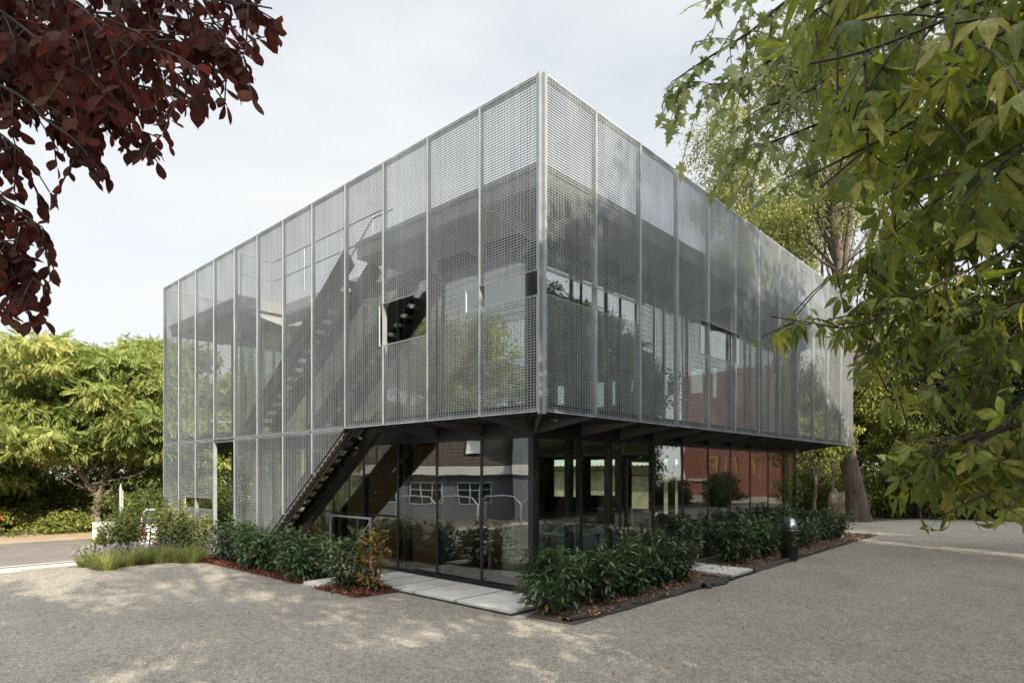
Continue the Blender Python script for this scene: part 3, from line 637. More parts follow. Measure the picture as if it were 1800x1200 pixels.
sheet('slab_bedding', [(4.96, -.58), (6.04, -.58), (6.04, 1.17), (4.96, 1.17)], .018, M['black'])
# weed fabric edges
def fabric(label, path, wid, seed):
    r = np.random.default_rng(seed); n = len(path); V = []; K = 7
    P = curve_pts([(x, y, 0, .1) for x, y in path], 8)[:, :2]
    for i, p in enumerate(P):
        for k in range(K):
            u = k / (K - 1); h = .03 + .07 * math.sin(u * math.pi) * (.4 + .8 * r.random()); V.append((p[0] + .03 * r.normal(), p[1] + wid * (u - .3) + .03 * r.normal(), h if 0 < k < K - 1 else .008))
    F = [(i * K + k, (i + 1) * K + k, (i + 1) * K + k + 1, i * K + k + 1) for i in range(len(P) - 1) for k in range(K - 1)]
    m = MB(); m.add(V, F, True); o = m.build('weed_fabric', M['fabric']); s = o.modifiers.new('s', 'SUBSURF'); s.levels = 1; s.render_levels = 1; so_ = o.modifiers.new('t', 'SOLIDIFY'); so_.thickness = .004; tag(o, label, 'fabric', 'rumpled weed fabric edging the beds')
fabric('rumpled black weed fabric along the front hedge, gravel side', [(.1, -.36), (1.5, -.46), (3.0, -.5), (4.2, -.5), (4.85, -.56)], .17, 1)
fabric('flap of black weed fabric curling out beside the bridging slab', [(3.7, -.6), (4.1, -.62), (4.5, -.64)], .18, 4)
fabric('black weed fabric edge along the far hedge and vent hood', [(6.1, -.5), (8.0, -.48), (11.0, -.42), (15.8, -.36)], .16, 2)
# fallen leaves, chips, weeds
def scatter(name, n, fn, size, templ, mat, seed, flat=.25, z=.02):
    r = np.random.default_rng(seed); p = np.array([fn(r) for _ in range(n)]); zz = p[:, 2] if p.shape[1] > 2 else zg(p[:, 0], p[:, 1]); pos = np.column_stack([p[:, 0], p[:, 1], zz + z + .012 * r.random(n)])
    a = r.normal(size=(n, 3)); a[:, 2] *= flat; no = np.array((0, 0, 1.)) + r.normal(size=(n, 3)) * flat
    o = link(name, leaf_mesh(name, pos, a, no, size * (.6 + .8 * r.random(n)), templ, mat, r.random(n))); tag(o, kind='stuff'); return o
scatter('fallen_leaves', 1300, lambda r: (r.uniform(.1, 16), r.uniform(-.52, .3), .03 + .04 * r.random()), .06, T_OVAL, LM['dead'], 1, .35)
scatter('fallen_leaves', 900, lambda r: (r.uniform(-5, 16), r.uniform(-3.5, 6) if r.random() < .5 else r.uniform(-3, -.6)), .03, T_OVAL, LM['dead'], 2, .3, .006)
def mulchp(r):
    y = r.uniform(3.1, 9.7)
    while 4.43 < y < 5.04: y = r.uniform(3.1, 9.7)
    return (r.uniform(-.96, .0) + .03 * r.normal(), y, .01)
scatter('gravel_stones', 3200, lambda r: (r.uniform(-6, 16), r.uniform(-4, 9.5) if r.random() < .6 else r.uniform(-3.5, 2), 0.) if True else 0, .022, DIA2, M['concrete'], 21, .5, .004)
scatter('bark_chips', 5200, mulchp, .045, DIA2, LM['chip'], 3, .5)
scatter('fallen_leaves', 70, mulchp, .07, T_OVAL, LM['dead'], 8, .4)

# ------------------------------------------------------------------ hedges
def bush(name, label, cat, x, y, h, w, seed, mat, group=None, n=760, size=.115, templ=T_LAUREL, stems=13, up=.55, z0=None, dep=None, yellow=0.):
    r = np.random.default_rng(seed); z0 = float(zg(x, y)) if z0 is None else z0; root = empty(name, (x, y, z0), label, cat, group); dep = dep or w; mb = MB(); POS = []; AX = []; RN = []; SZ = []
    for s in range(stems):
        a = r.uniform(0, 6.283); q = math.sqrt(r.random()); tx, ty = w / 2 * q * math.cos(a), dep / 2 * q * math.sin(a); hh = h * (1.0 - .30 * q * q) * r.uniform(.72, 1.04)
        b = np.array((tx * .25, ty * .25, 0)); t = np.array((tx, ty, hh)); md = (b + t) / 2 + np.array((tx * .25, ty * .25, 0)) + r.normal(size=3) * .03
        c = curve_pts([(*b, .011), (*md, .008), (*t, .003)], 4); mb.tube(c[:, :3], c[:, 3], 5, False); tone = r.random()
        k = n // stems
        for i in range(k):
            u = r.uniform(.06, 1.0) ** .85; j = u * (len(c) - 1); i0 = min(int(j), len(c) - 2); p = c[i0, :3] + (c[i0 + 1, :3] - c[i0, :3]) * (j - i0)
            az = r.uniform(0, 6.283); out = np.array((math.cos(az), math.sin(az), 0)); p = p + out * r.uniform(.0, .16) * (1.15 - .6 * u) + np.array((0, 0, r.normal() * .03))
            POS.append(p); AX.append(out * .9 + np.array((0, 0, up * (1.6 * u - .6) + r.normal() * .3)) + np.array((tx, ty, 0)) * .5); RN.append(min(1, max(0, tone * .35 + r.random() * .45 + .25 * (u - .4)))); SZ.append(size * r.uniform(.65, 1.2))
    POS, AX, SZ = np.array(POS), np.array(AX), np.array(SZ); NO = np.array((0, 0, 1.)) + r.normal(size=POS.shape) * .35; RN = np.array(RN)
    mb.build('stem', M['twig'], root)
    if yellow:
        k = r.random(len(POS)) < yellow; link('yellowed_leaves', leaf_mesh('yellowed_leaves', POS[k], AX[k], NO[k], SZ[k], templ, LM['laurelold'], r.random(k.sum())), root); k = ~k
        POS, AX, NO, SZ, RN = POS[k], AX[k], NO[k], SZ[k], RN[k]
    link('foliage', leaf_mesh('foliage', POS, AX, NO, SZ, templ, mat, RN), root); return root
HG = 'laurel bushes of the low hedges'
lab_left = ['laurel bush at the street end of the left hedge, next to the golden grass', 'laurel bush second from the street end of the left hedge', 'laurel bush in the middle of the left hedge', 'laurel bush right below the foot of the steel stair', 'laurel bush on the right of the stair foot, in front of the railing', 'laurel bush closing the left hedge beside the small slab']
for i, (lb, y) in enumerate(zip(lab_left, (9.15, 8.35, 7.55, 6.75, 6.0, 5.45))):
    bush('laurel_bush', lb, 'bush', -.42 + .08 * math.sin(i * 2.1), y, (1.08, 1.04, 1.06, 1.0, 1.0, .95)[i], 1.08, 20 + i, LM['laurel'], HG, 1350, yellow=.012)
bush('laurel_bush', 'lone upright laurel bush between the small slab and the yellowed bush', 'bush', -.42, 4.12, 1.12, .86, 31, LM['laurel'], HG, 1000, yellow=.01)
bush('yellowed_bush', 'spindly bush with yellow and orange leaves at the end of the slabs', 'bush', -.36, 3.46, 1.22, .50, 32, LM['laurel'], None, 520, .095, stems=9, yellow=.78)
lab_r = ['round laurel bush nearest the viewer at the corner of the building', 'laurel bush second from the corner in the front hedge', 'laurel bush in the middle of the front hedge', 'laurel bush fourth from the corner, before the front hedge ends', 'tall laurel bush at the door end of the front hedge']
for i, (lb, x, h) in enumerate(zip(lab_r, (.62, 1.5, 2.4, 3.3, 4.15), (1.08, 1.0, 1.06, 1.16, 1.2))):
    bush('laurel_bush', lb, 'bush', x, .30 + .06 * math.sin(i * 3), h, 1.14, 40 + i, LM['laurel'], HG, 1450, yellow=.012)
lab_f = ['laurel bush at the door end of the far hedge', 'laurel bush second from the door in the far hedge', 'laurel bush behind the silver vent hood', 'laurel bush just beyond the potted shrub', 'laurel bush in the middle of the far hedge', 'laurel bush toward the far end of the far hedge', 'laurel bush last but one at the far end', 'laurel bush closing the far hedge before the gravel drive', ]
for i, (lb, x) in enumerate(zip(lab_f, (7.2, 8.05, 9.2, 10.2, 11.25, 12.4, 13.6, 14.8))):
    bush('laurel_bush', lb, 'bush', x, .42, (1.16, 1.12, 1.05, 1.12, 1.1, 1.15, 1.12, 1.05)[i], 1.28, 60 + i, LM['laurel'], HG, 1200, yellow=.01)
# vent hood and potted shrub
hp = W(1381, 925, 14.4); v = empty('vent_hood', (hp[0], hp[1], .02), 'shiny spiral duct elbow standing in the far hedge, mouth turned down', 'vent')
z0 = hp[2] - .02; pp = [(0.16, .02, 0), (.16, .02, z0 - .1)]; m = MB(); m.tube(pp, .105, 16); m.build('pipe', M['black'], v)
arc = [(.16 - .13 * (1 - math.cos(t)), .02 - .10 * (1 - math.cos(t)), z0 - .1 + .20 * math.sin(t)) for t in np.linspace(0, math.pi * .93, 9)]
m = MB(); m.tube(arc, .118, 18, False)
for k in (2, 4, 6): m.tube([np.array(arc[k]) - (np.array(arc[k + 1]) - np.array(arc[k])) * .08, np.array(arc[k]) + (np.array(arc[k + 1]) - np.array(arc[k])) * .08], .122, 18, False)
m.tube([arc[-1], np.array(arc[-1]) + (0, 0, -.015)], .125, 18, False); e = m.build('elbow', M['chrome'], v); sm_ = e.modifiers.new('t', 'SOLIDIFY'); sm_.thickness = .004
pb = Gp(1393, 984); po = empty('potted_shrub', (pb[0], pb[1] + .12, .02), 'brownish shrub in a black plastic pot at the edge of the far hedge', 'plant')
m = MB(); m.tube([(0, 0, 0), (0, 0, .02), (0, 0, .22), (0, 0, .25)], [.12, .125, .15, .16], 18); m.build('pot', M['black'], po)
b = bush('shrub', None, None, 0, 0, .78, .50, 81, LM['pot'], None, 480, .06, T_OVAL, 12, z0=.22); b.parent = po
b2 = empty('tub', (hp[0] + .05, hp[1] - .12, .02), 'empty black plastic tub standing under the silver vent hood', 'tub'); m = MB(); m.tube([(0, 0, 0), (0, 0, .30), (0, 0, .32)], [.13, .155, .165], 16); m.build('tub_body', M['black'], b2)
m = MB(); m.box((.20, -.05, 0), (.27, .02, .26)); m.build('stake', M['oak'], b2)

# ------------------------------------------------------------------ railing by the stair, street things on the left
rl = empty('handrail_fence', (.9, 5.4, 0), 'galvanised railing with a diagonal brace behind the left hedge', 'railing'); m = MB()
for dy in (0, 1.55, 3.1): m.beam((0, dy, 0), (0, dy, 1.06), .04, .04, (1, 0, 0))
m.build('post', M['rail'], rl); m = MB(); m.beam((0, -.02, 1.08), (0, 3.12, 1.08), .05, .04); m.beam((0, .02, .30), (0, 3.1, .30), .03, .03); m.beam((0, .02, 1.0), (0, .75, .32), .02, .02); m.build('rail', M['rail'], rl)
bp_ = W(183, 950, 23.4); m = MB(); m.box((-.33, -.18, 0), (.33, .18, .84)); o = m.build('concrete_pillar', M['concrete'], None, (bp_[0], bp_[1], float(zg(*bp_[:2]))), .02); o.rotation_euler.z = -.8; tag(o, 'squat pale concrete pillar on the street edge left of the shrubs', 'pillar')
sp = W(212, 925, 24.2); sg = empty('street_sign', (sp[0], sp[1], float(zg(*sp[:2]))), 'grey steel sign post seen edge on behind the concrete pillar', 'sign'); m = MB(); m.tube([(0, 0, 0), (0, 0, 2.05)], .05, 10); m.tube([(0, 0, 2.05), (0, 0, 2.25)], [.05, .01], 10); m.build('pole', M['rail'], sg)
m = MB(); m.box((.06, -.02, 1.25), (.085, .1, 2.0)); q = m.build('sign_plate', M['concrete'], sg)
def car(label, x, y, rz, paint):
    z = float(zg(x, y)) + .01; c = empty('parked_car', (x, y, z), label, 'car'); c.rotation_euler.z = rz
    prof = [(-2.1, .32), (-2.12, .62), (-2.02, .86), (-1.15, .95), (1.55, .98), (2.0, .92), (2.1, .70), (2.08, .34), (1.75, .24), (-1.8, .24)]; V = []
    for sy, k in ((-1, .985), (1, .985)):
        for (a, b) in prof: V.append((a, sy * (.86 if b < .9 else .80), b))
    n = len(prof); m = MB(); m.add(V, [tuple(range(n)), tuple(range(n, 2 * n))[::-1]] + [(i, n + i, n + (i + 1) % n, (i + 1) % n) for i in range(n)])
    body = m.build('body', paint, c, bevel=.06)
    gh = [(-1.1, .95), (-.35, 1.40), (.95, 1.44), (1.75, .97)]; gi = [(-.95, .98), (-.32, 1.36), (.93, 1.40), (1.66, .99)]
    m = MB(); m.add([(a, s_ * (.74 if b < 1.2 else .60), b) for s_ in (-1, 1) for a, b in gh], [(0, 1, 2, 3), (7, 6, 5, 4), (0, 4, 5, 1), (1, 5, 6, 2), (2, 6, 7, 3)]); m.build('cabin', paint, c, bevel=.04)
    m = MB()
    for s_ in (-1, 1): m.add([(a, s_ * ((.745 if b < 1.2 else .612)), b) for a, b in gi], [(0, 1, 2, 3)]); m.add([(a, s_ * ((.737 if b < 1.2 else .606)), b) for a, b in gi], [(3, 2, 1, 0)])
    for (a0, b0), (a1, b1), o_ in (((-1.08, .985), (-.40, 1.37), -.012), ((1.02, 1.40), (1.70, 1.00), .012)): m.add([(a0 + o_, -.66, b0 + .012), (a0 + o_, .66, b0 + .012), (a1 + o_, .54, b1 + .012), (a1 + o_, -.54, b1 + .012)] if b0 < b1 else [(a0 + o_, -.54, b0 + .012), (a0 + o_, .54, b0 + .012), (a1 + o_, .66, b1 + .012), (a1 + o_, -.66, b1 + .012)], [(0, 1, 2, 3)])
    m.build('window', M['carglass'], c)
    for a in (-1.3, 1.28):
        for s_ in (-1, 1):
            m = MB(); m.tube([(a, s_ * .70, .31), (a, s_ * .875, .31)], .31, 20); w = m.build('wheel', M['tyre'], c); m = MB(); m.tube([(a, s_ * .86, .31), (a, s_ * .885, .31)], [.21, .19], 16); m.build('rim', M['chrome'], w)
    for s_ in (-1, 1):
        m = MB(); m.box((2.02, s_ * .55, .66), (2.125, s_ * .83, .86)); m.build('tail_light', M['redlight'], c); m = MB(); m.box((-2.13, s_ * .5, .62), (-2.04, s_ * .82, .78)); m.build('headlight', M['white'], c)
    m = MB(); m.box((2.08, -.26, .5), (2.125, .26, .61)); m.build('licence_plate', M['white'], c); return c
ca = W(288, 910, 22); car('white car parked behind the flowering shrubs, red tail light showing', ca[0], ca[1], math.radians(-107), M['carwhite'])
cb = W(2, 925, 27.5); car('blue grey car parked on the sandy verge at the edge of the wood', cb[0] - 2.3, cb[1] - .1, .06, M['carblue'])
wl = [W(-60, 712, 27.0), W(20, 720, 27.0), W(140, 730, 27.5), W(284, 738, 28), W(420, 742, 29)]; m = MB(); m.tube(wl, .018, 6); tag(m.build('overhead_cable', M['wire']), 'grey overhead cable crossing in front of the left trees', 'cable')

# lavender, grass and shrubs beside the crest of the gravel
def lavender(label, x, y, seed):
    r = np.random.default_rng(seed); z = float(zg(x, y)); root = empty('lavender', (x, y, z), label, 'plant', 'lavender along the gravel edge'); n = 85; a = r.uniform(0, 6.28, n); q = np.sqrt(r.random(n)) * .20
    p = np.column_stack([q * np.cos(a), q * np.sin(a), np.zeros(n)]); ax = np.column_stack([np.cos(a) * q * 3.2, np.sin(a) * q * 3.2, np.full(n, 1.)]) + r.normal(size=(n, 3)) * .08
    L_ = .42 * r.uniform(.65, 1.1, n); blade = (np.array([(-.010, 0, 0), (.010, 0, 0), (.006, 1, 0), (-.006, 1, 0)]), [(0, 1, 2, 3)])
    link('stem', leaf_mesh('stem', p, ax, r.normal(size=(n, 3)), L_, blade, LM['grass'], r.random(n) * .5), root); tip = p + nrm(ax) * L_[:, None]; fl = (np.array([(-.22, 0, 0), (.22, 0, 0), (.12, 1, 0), (-.12, 1, 0)]), [(0, 1, 2, 3)])
    link('blossom', leaf_mesh('blossom', np.vstack([tip, tip]), np.vstack([ax, ax]), r.normal(size=(2 * n, 3)), np.full(2 * n, .055), fl, M['petal_p'], r.random(2 * n)), root)
    m = 200; a = r.uniform(0, 6.28, m); q = np.sqrt(r.random(m)) * .2; p = np.column_stack([q * np.cos(a), q * np.sin(a), np.zeros(m)]); ax = np.column_stack([np.cos(a) * .5, np.sin(a) * .5, np.full(m, .8)]); link('foliage', leaf_mesh('foliage', p, ax, r.normal(size=(m, 3)), .22 * r.uniform(.6, 1.1, m), (np.array([(-.03, 0, 0), (.03, 0, 0), (.02, 1, 0), (-.02, 1, 0)]), [(0, 1, 2, 3)]), LM['under'], r.random(m)), root)
LVP = [Gp(px, py) for px, py in ((170, 998), (205, 990), (238, 984), (262, 980), (300, 978))]
for i, (p, lb) in enumerate(zip(LVP, ['lavender clump farthest out on the gravel edge, nearest the street', 'second lavender clump from the street', 'lavender clump in the middle of the row', 'lavender clump before the golden grass, purple spikes upright', 'lavender clump nearest the building, half hidden by grass'])): lavender(lb, p[0], p[1] + .5, 90 + i)
def grass_tuft(label, x, y, seed, h=.45):
    r = np.random.default_rng(seed); n = 420; a = r.uniform(0, 6.28, n); q = np.sqrt(r.random(n)) * .18; p = np.column_stack([q * np.cos(a), q * np.sin(a), np.zeros(n)]); ax = np.column_stack([np.cos(a) * .55, np.sin(a) * .55, np.full(n, .9)]) + r.normal(size=(n, 3)) * .18
    bl = (np.array([(-.011, 0, 0), (.011, 0, 0), (-.009, .5, -.03), (.009, .5, -.03), (0, 1, -.22)]), [(0, 1, 3, 2), (2, 3, 4)])
    o = link('grass_tuft', leaf_mesh('grass_tuft', p, ax, np.column_stack([-np.cos(a), -np.sin(a), np.full(n, .6)]), h * r.uniform(.5, 1.15, n), bl, LM['grass'], r.random(n)), None, (x, y, float(zg(x, y)))); tag(o, label, 'grass', 'golden grass tufts on the gravel edge')
for i, (px, py, lb) in enumerate(((195, 1003, 'grass tuft in front of the outermost lavender'), (228, 996, 'second grass tuft from the street along the gravel edge'), (262, 991, 'pale grass tuft under the middle lavender'), (293, 990, 'bushy golden grass tuft at the crest of the gravel'), (322, 989, 'golden grass tuft left of the hedge, next to the last one'), (345, 990, 'grass tuft touching the end of the left hedge'))):
    p = Gp(px, py); grass_tuft(lb, p[0], p[1] + .25, 100 + i, .5)
SH = [((178, 968), .72, 1.0, 'low yellow green shrub in front of the concrete pillar', LM['ail']), ((208, 965), 1.15, 1.0, 'bright shrub between the pillar and the tall shrubs', LM['wood']), ((222, 955), 1.5, 1.1, 'tall leafy shrub right of the concrete pillar', LM['under']), ((258, 955), 1.95, 1.4, 'tall shrub hiding the white car', LM['under']), ((300, 958), 1.6, 1.2, 'loose shrub at the street end of the building', LM['wood']), ((338, 962), 1.25, 1.0, 'straw coloured shrub before the lower grating', LM['grass'])]
for i, ((px, py), h, w, lb, mt) in enumerate(SH):
    p = W(px, py, 15.6 + .2 * (i % 2)); bush('flowering_shrub', lb, 'shrub', p[0], p[1], h, w, 110 + i, mt, 'shrubs at the street end', 1900, .085, T_OVAL, 26)
# climber on the grating
r = np.random.default_rng(7); ck = empty('climbing_plant', (-.06, 9.0, 0), 'thin climbing plant growing up the lower grating beside the door opening', 'plant'); pts = [(0, 0, 0, .008), (.0, .1, .8, .006), (-.02, .02, 1.5, .005), (0, .12, 2.2, .003)]; c = curve_pts(pts, 6); m = MB(); m.tube(c[:, :3], c[:, 3], 5); m.build('stem', M['twig'], ck)
n = 170; t = r.random(n); p = c[(t * (len(c) - 1)).astype(int), :3] + r.normal(size=(n, 3)) * np.array((.03, .14, .06)); link('foliage', leaf_mesh('foliage', p, r.normal(size=(n, 3)) + (0, 0, -.5), np.array((-1., 0, .4)) + r.normal(size=(n, 3)) * .4, .06 * r.uniform(.6, 1.3, n), T_OVAL, LM['under'], r.random(n)), ck)
# ------------------------------------------------------------------ trees of the wood, the street and the forecourt
def rel(base, px, py, d): return W(px, py, d) - np.array(base)
def at(px, d, dz=0.):
    p = W(px, HOR, d); return (p[0], p[1], float(zg(p[0], p[1])) + dz)
# tall poplar with the thick trunk behind the right building end
B = at(1510, 26)
tk = [(0, 0, -.1, .52), (*rel(B, 1508, 895, 26)[:2], .5, .44), (*rel(B, 1500, 850, 26), .38), (*rel(B, 1488, 780, 26), .32), (*rel(B, 1478, 600, 26), .27), (*rel(B, 1476, 480, 26), .22), (*rel(B, 1466, 380, 26), .17), (*rel(B, 1474, 290, 26), .13), (*rel(B, 1490, 150, 26), .11), (*rel(B, 1500, -60, 26), .05)]
fk = [(*rel(B, 1477, 490, 26), .15), (*rel(B, 1492, 410, 26), .12), (*rel(B, 1502, 330, 26), .12), (*rel(B, 1530, 180, 26), .07), (*rel(B, 1560, -20, 26), .03)]
bl = [(*rel(B, *c), *s) for c, s in (((1450, 330, 27), (3.6, 3.6, 3.0)), ((1380, 400, 27.5), (2.4, 2.6, 2.0)), ((1560, 300, 27), (3.0, 3.0, 3.4)), ((1480, 120, 27), (3.8, 3.8, 3.6)), ((1390, 150, 28), (2.2, 2.4, 3.0)), ((1520, -120, 27), (3.6, 3.6, 3.2)), ((1570, 470, 27), (2.4, 2.4, 1.6)))]
tree('poplar_tree', 'tall poplar with pale forked trunk and airy crown behind the right building end', 'tree', B, [tk, fk], dict(blobs=bl, n_cl=420, cl_r=.62, per=150, templ=DIA2, size=.125, mat=LM['poplar'], flat=.7, shell=.15, droop=.5), 90, M['barkpop'], 3, gnarl=.008, n=14)
B = at(1310, 37)
tk = [(0, 0, 0, .42), (.1, .1, 5, .34), (-.1, .2, 10, .26), (.2, .1, 15, .16), (.1, .1, 20, .05)]
bl = [(*rel(B, *c), *s) for c, s in (((1270, 300, 37), (2.4, 2.6, 3.2)), ((1330, 360, 37), (2.6, 2.6, 2.8)), ((1300, 470, 37), (3.0, 2.6, 2.4)), ((1290, 210, 37), (1.6, 1.6, 2.0)), ((1350, 500, 37), (3.0, 2.6, 2.4)), ((1245, 370, 37), (1.6, 1.8, 2.2)), ((1390, 420, 37), (2.4, 2.4, 2.6)))]
tree('poplar_tree', 'thin see-through poplar rising just above the roof edge, left of the tall forked one', 'tree', B, [tk], dict(blobs=bl, n_cl=380, cl_r=.7, per=90, templ=DIA2, size=.15, mat=LM['poplar'], flat=.7, shell=.1), 60, M['barkpale'], 4)
def round_tree(name, label, px, d, h, r, seed, mat, bark, n_cl=190, per=110, size=.16, templ=DIA2, low=.3, group=None, tw=.2, xy=None, lean=0.):
    b = at(px, d) if xy is None else (*xy, float(zg(*xy)))
    tk = [(0, 0, -.1, tw * 1.4), (lean * .3, .05, h * .15, tw), (lean * .6, -.05, h * .35, tw * .8), (lean, .1, h * .6, tw * .5), (lean, 0, h * .92, tw * .12)]
    rng = np.random.default_rng(seed); zc = h * (low + 1) / 2; hz = h * (1 - low) / 2; bl = [(lean, 0, zc, r * .85, r * .85, hz * .9)]
    for k in range(5):
        a = 6.283 * k / 5 + rng.random(); bl.append((lean + r * .55 * math.cos(a), r * .55 * math.sin(a), zc + hz * rng.uniform(-.55, .45), r * .5, r * .5, hz * .45))
    return tree(name, label, 'tree', b, [tk], dict(blobs=bl, n_cl=n_cl, cl_r=r * .17, per=per, templ=templ, size=size, mat=mat, shell=.45, flat=.55), 26, bark, seed, group)
WG = 'trees of the wood behind the gravel drive'
for i, a in enumerate([(1575, 31, 11.5, 3.6, 'broad sunlit wood tree to the right of the thick poplar trunk', 'wood', .28), (1672, 34, 13, 4.2, 'tall wood tree behind the low hanging green branches', 'poplar', .25), (1765, 30, 11, 3.8, 'dense wood tree at the end of the gravel drive', 'wood', .2), (1880, 32, 12, 4.2, 'wood tree at the far right of the drive', 'wood', .2), (1425, 33, 8.0, 3.0, 'small wood tree seen under the overhanging right end', 'wood', .2), (1500, 34, 9.5, 3.2, 'wood tree directly behind the thick poplar trunk', 'under', .2), (1620, 28, 7.0, 2.4, 'young yellow green tree in front of the wood, above the drive', 'wood', .15)]):
    round_tree('woodland_tree', a[4], a[0], a[1], a[2], a[3], 10 + i, LM[a[5]], M['bark'], 230, 130, .15, low=a[6], group=WG)
UG = 'bushes along the edge of the wood'
def mass(name, label, px, d, h, r, seed, mat, group, xy=None, n_cl=70, per=90, size=.12, templ=DIA2):
    b = at(px, d) if xy is None else (*xy, float(zg(*xy))); root = empty(name, b, label, 'bush', group); rng = np.random.default_rng(seed); mb = MB(); bl = [(0, 0, h * .5, r, r, h * .5), (r * .5, -r * .2, h * .35, r * .7, r * .7, h * .36), (-r * .5, r * .2, h * .4, r * .65, r * .65, h * .4)]
    me, cen = crown_mesh('foliage', seed, bl, n_cl, r * .24, per, templ, size, mat, .6, .35)
    for c in cen[::4]: q = curve_pts([(0, 0, -.05, .03), (*(c * (.4, .4, .55)), .02), (*c, .006)], 3); mb.tube(q[:, :3], q[:, 3], 5, False)
    mb.build('stem', M['bark'], root); link('foliage', me, root); return root
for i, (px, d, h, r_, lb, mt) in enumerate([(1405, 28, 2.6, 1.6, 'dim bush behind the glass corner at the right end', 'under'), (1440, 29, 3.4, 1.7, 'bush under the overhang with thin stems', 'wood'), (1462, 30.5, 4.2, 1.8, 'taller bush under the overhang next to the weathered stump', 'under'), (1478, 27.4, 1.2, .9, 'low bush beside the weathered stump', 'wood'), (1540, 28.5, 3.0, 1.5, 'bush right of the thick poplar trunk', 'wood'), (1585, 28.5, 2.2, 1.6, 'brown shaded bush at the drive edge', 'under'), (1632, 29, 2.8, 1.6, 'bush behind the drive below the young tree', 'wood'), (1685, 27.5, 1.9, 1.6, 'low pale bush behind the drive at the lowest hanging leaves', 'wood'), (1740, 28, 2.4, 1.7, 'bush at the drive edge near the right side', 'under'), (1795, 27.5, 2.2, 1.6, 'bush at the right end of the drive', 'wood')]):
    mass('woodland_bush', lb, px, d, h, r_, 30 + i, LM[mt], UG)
for (px, lb, h, ln) in ((1436, 'thin bare stemmed sapling leaning under the overhang', 4.6, -.5), (1458, 'second thin sapling, leaning to the right under the overhang', 4.8, .6)): round_tree('sapling', lb, px, 25.6, h, 1.2, int(px), LM['wood'], M['barkpale'], 40, 60, .13, low=.5, tw=.06, lean=ln, group='saplings under the overhang')
b = at(1470, 24.2); m = MB(); r = np.random.default_rng(4); ring = []
for z, k in ((0, 1.25), (.3, 1.05), (.8, 1.), (1.2, .96)):
    ring.append([(k * .30 * math.cos(t) * (1 + .06 * math.sin(5 * t)), k * .30 * math.sin(t), z + (.14 * math.sin(3 * t) + .1 * math.cos(t) if z > 1 else 0)) for t in np.linspace(0, 6.283, 20, endpoint=False)])
V = [p for q in ring for p in q] + [(0, 0, 1.16)]; m.add(V, [(i * 20 + k, i * 20 + (k + 1) % 20, (i + 1) * 20 + (k + 1) % 20, (i + 1) * 20 + k) for i in range(3) for k in range(20)] + [(60 + k, 60 + (k + 1) % 20, 80) for k in range(20)], True); tag(m.build('tree_stump', M['bark'], None, b), 'weathered grey tree stump standing between the sapling and the thick trunk', 'stump')
# dark linden reaching in on the right
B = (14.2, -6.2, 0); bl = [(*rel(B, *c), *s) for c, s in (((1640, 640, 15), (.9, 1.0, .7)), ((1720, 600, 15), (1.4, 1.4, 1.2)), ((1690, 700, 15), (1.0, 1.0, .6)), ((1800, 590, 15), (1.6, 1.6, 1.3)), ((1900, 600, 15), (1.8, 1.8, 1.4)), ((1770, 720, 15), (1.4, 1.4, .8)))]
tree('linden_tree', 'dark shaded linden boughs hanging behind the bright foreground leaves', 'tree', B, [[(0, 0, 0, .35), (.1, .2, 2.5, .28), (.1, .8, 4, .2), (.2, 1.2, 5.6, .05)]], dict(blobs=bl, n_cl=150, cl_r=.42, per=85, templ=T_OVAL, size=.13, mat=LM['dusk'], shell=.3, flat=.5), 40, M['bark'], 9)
# pinnate trees across the street
AG = 'pinnate trees across the street'
def ail(label, px, d, h, r_, seed, n_cl=150, per=34, split=True, xy=None, mat='ail', group=AG):
    b = at(px, d) if xy is None else (*xy, float(zg(*xy))); rng = np.random.default_rng(seed)
    if split: tk = [[(0, 0, -.1, .24), (.1, 0, .9, .19), (.15, .05, 1.6, .17), (-.45, .1, 2.6, .13), (-1.0, .1, 4.4, .10), (-1.2, .2, h * .8, .04)], [(.15, .05, 1.55, .15), (.5, -.1, 2.7, .13), (.75, 0, 4.2, .10), (1.3, .1, h * .85, .04)], [(-.2, .1, 2.9, .09), (.1, .5, 4.5, .08), (.1, .5, h * .95, .03)]]
    else: tk = [[(0, 0, -.1, .22), (.1, 0, 1.5, .17), (-.1, .1, 3.5, .13), (.3, 0, h * .6, .09), (.2, .1, h * .95, .03)]]
    bl = []
    for k in range(11):
        a = rng.uniform(0, 6.283); q = math.sqrt(rng.random()) * .75; bl.append((r_ * q * math.cos(a), r_ * q * math.sin(a), h * rng.uniform(.36, .95) * (1 - .14 * q), r_ * .42, r_ * .42, h * .085))
    bl.append((0, 0, h * .68, r_ * .8, r_ * .8, h * .26))
    return tree('pinnate_tree', label, 'tree', b, tk, dict(blobs=bl, n_cl=n_cl, cl_r=.55, per=int(per * 2.7), templ=T_PIN, size=.32, mat=LM[mat], shell=.5, flat=.42, droop=.35), 24, M['barkpale'], seed, group, gnarl=.12)
ail('yellow green tree with forked pale trunk, across the street on the left', 165, 28.5, 9.2, 4.6, 41, 260)
ail('lower yellow green tree at the left border, across the street', -30, 29.5, 6.4, 3.6, 42, 190)
ail('taller yellow green tree behind the forked one, its thin branches against the sky', 215, 34.5, 11.0, 4.4, 43, 190, split=True)
ail('yellow green tree seen through the left end of the grating', 330, 31, 7.8, 3.8, 44, 170)
ail('yellow green tree behind the building, seen through the open grating bay', 440, 33, 8.4, 4.0, 45, 150, 26, False)
ail('tree far behind the stair, glimpsed through the glass', 560, 37, 8.6, 4.4, 46, 130, 22, False, mat='wood')
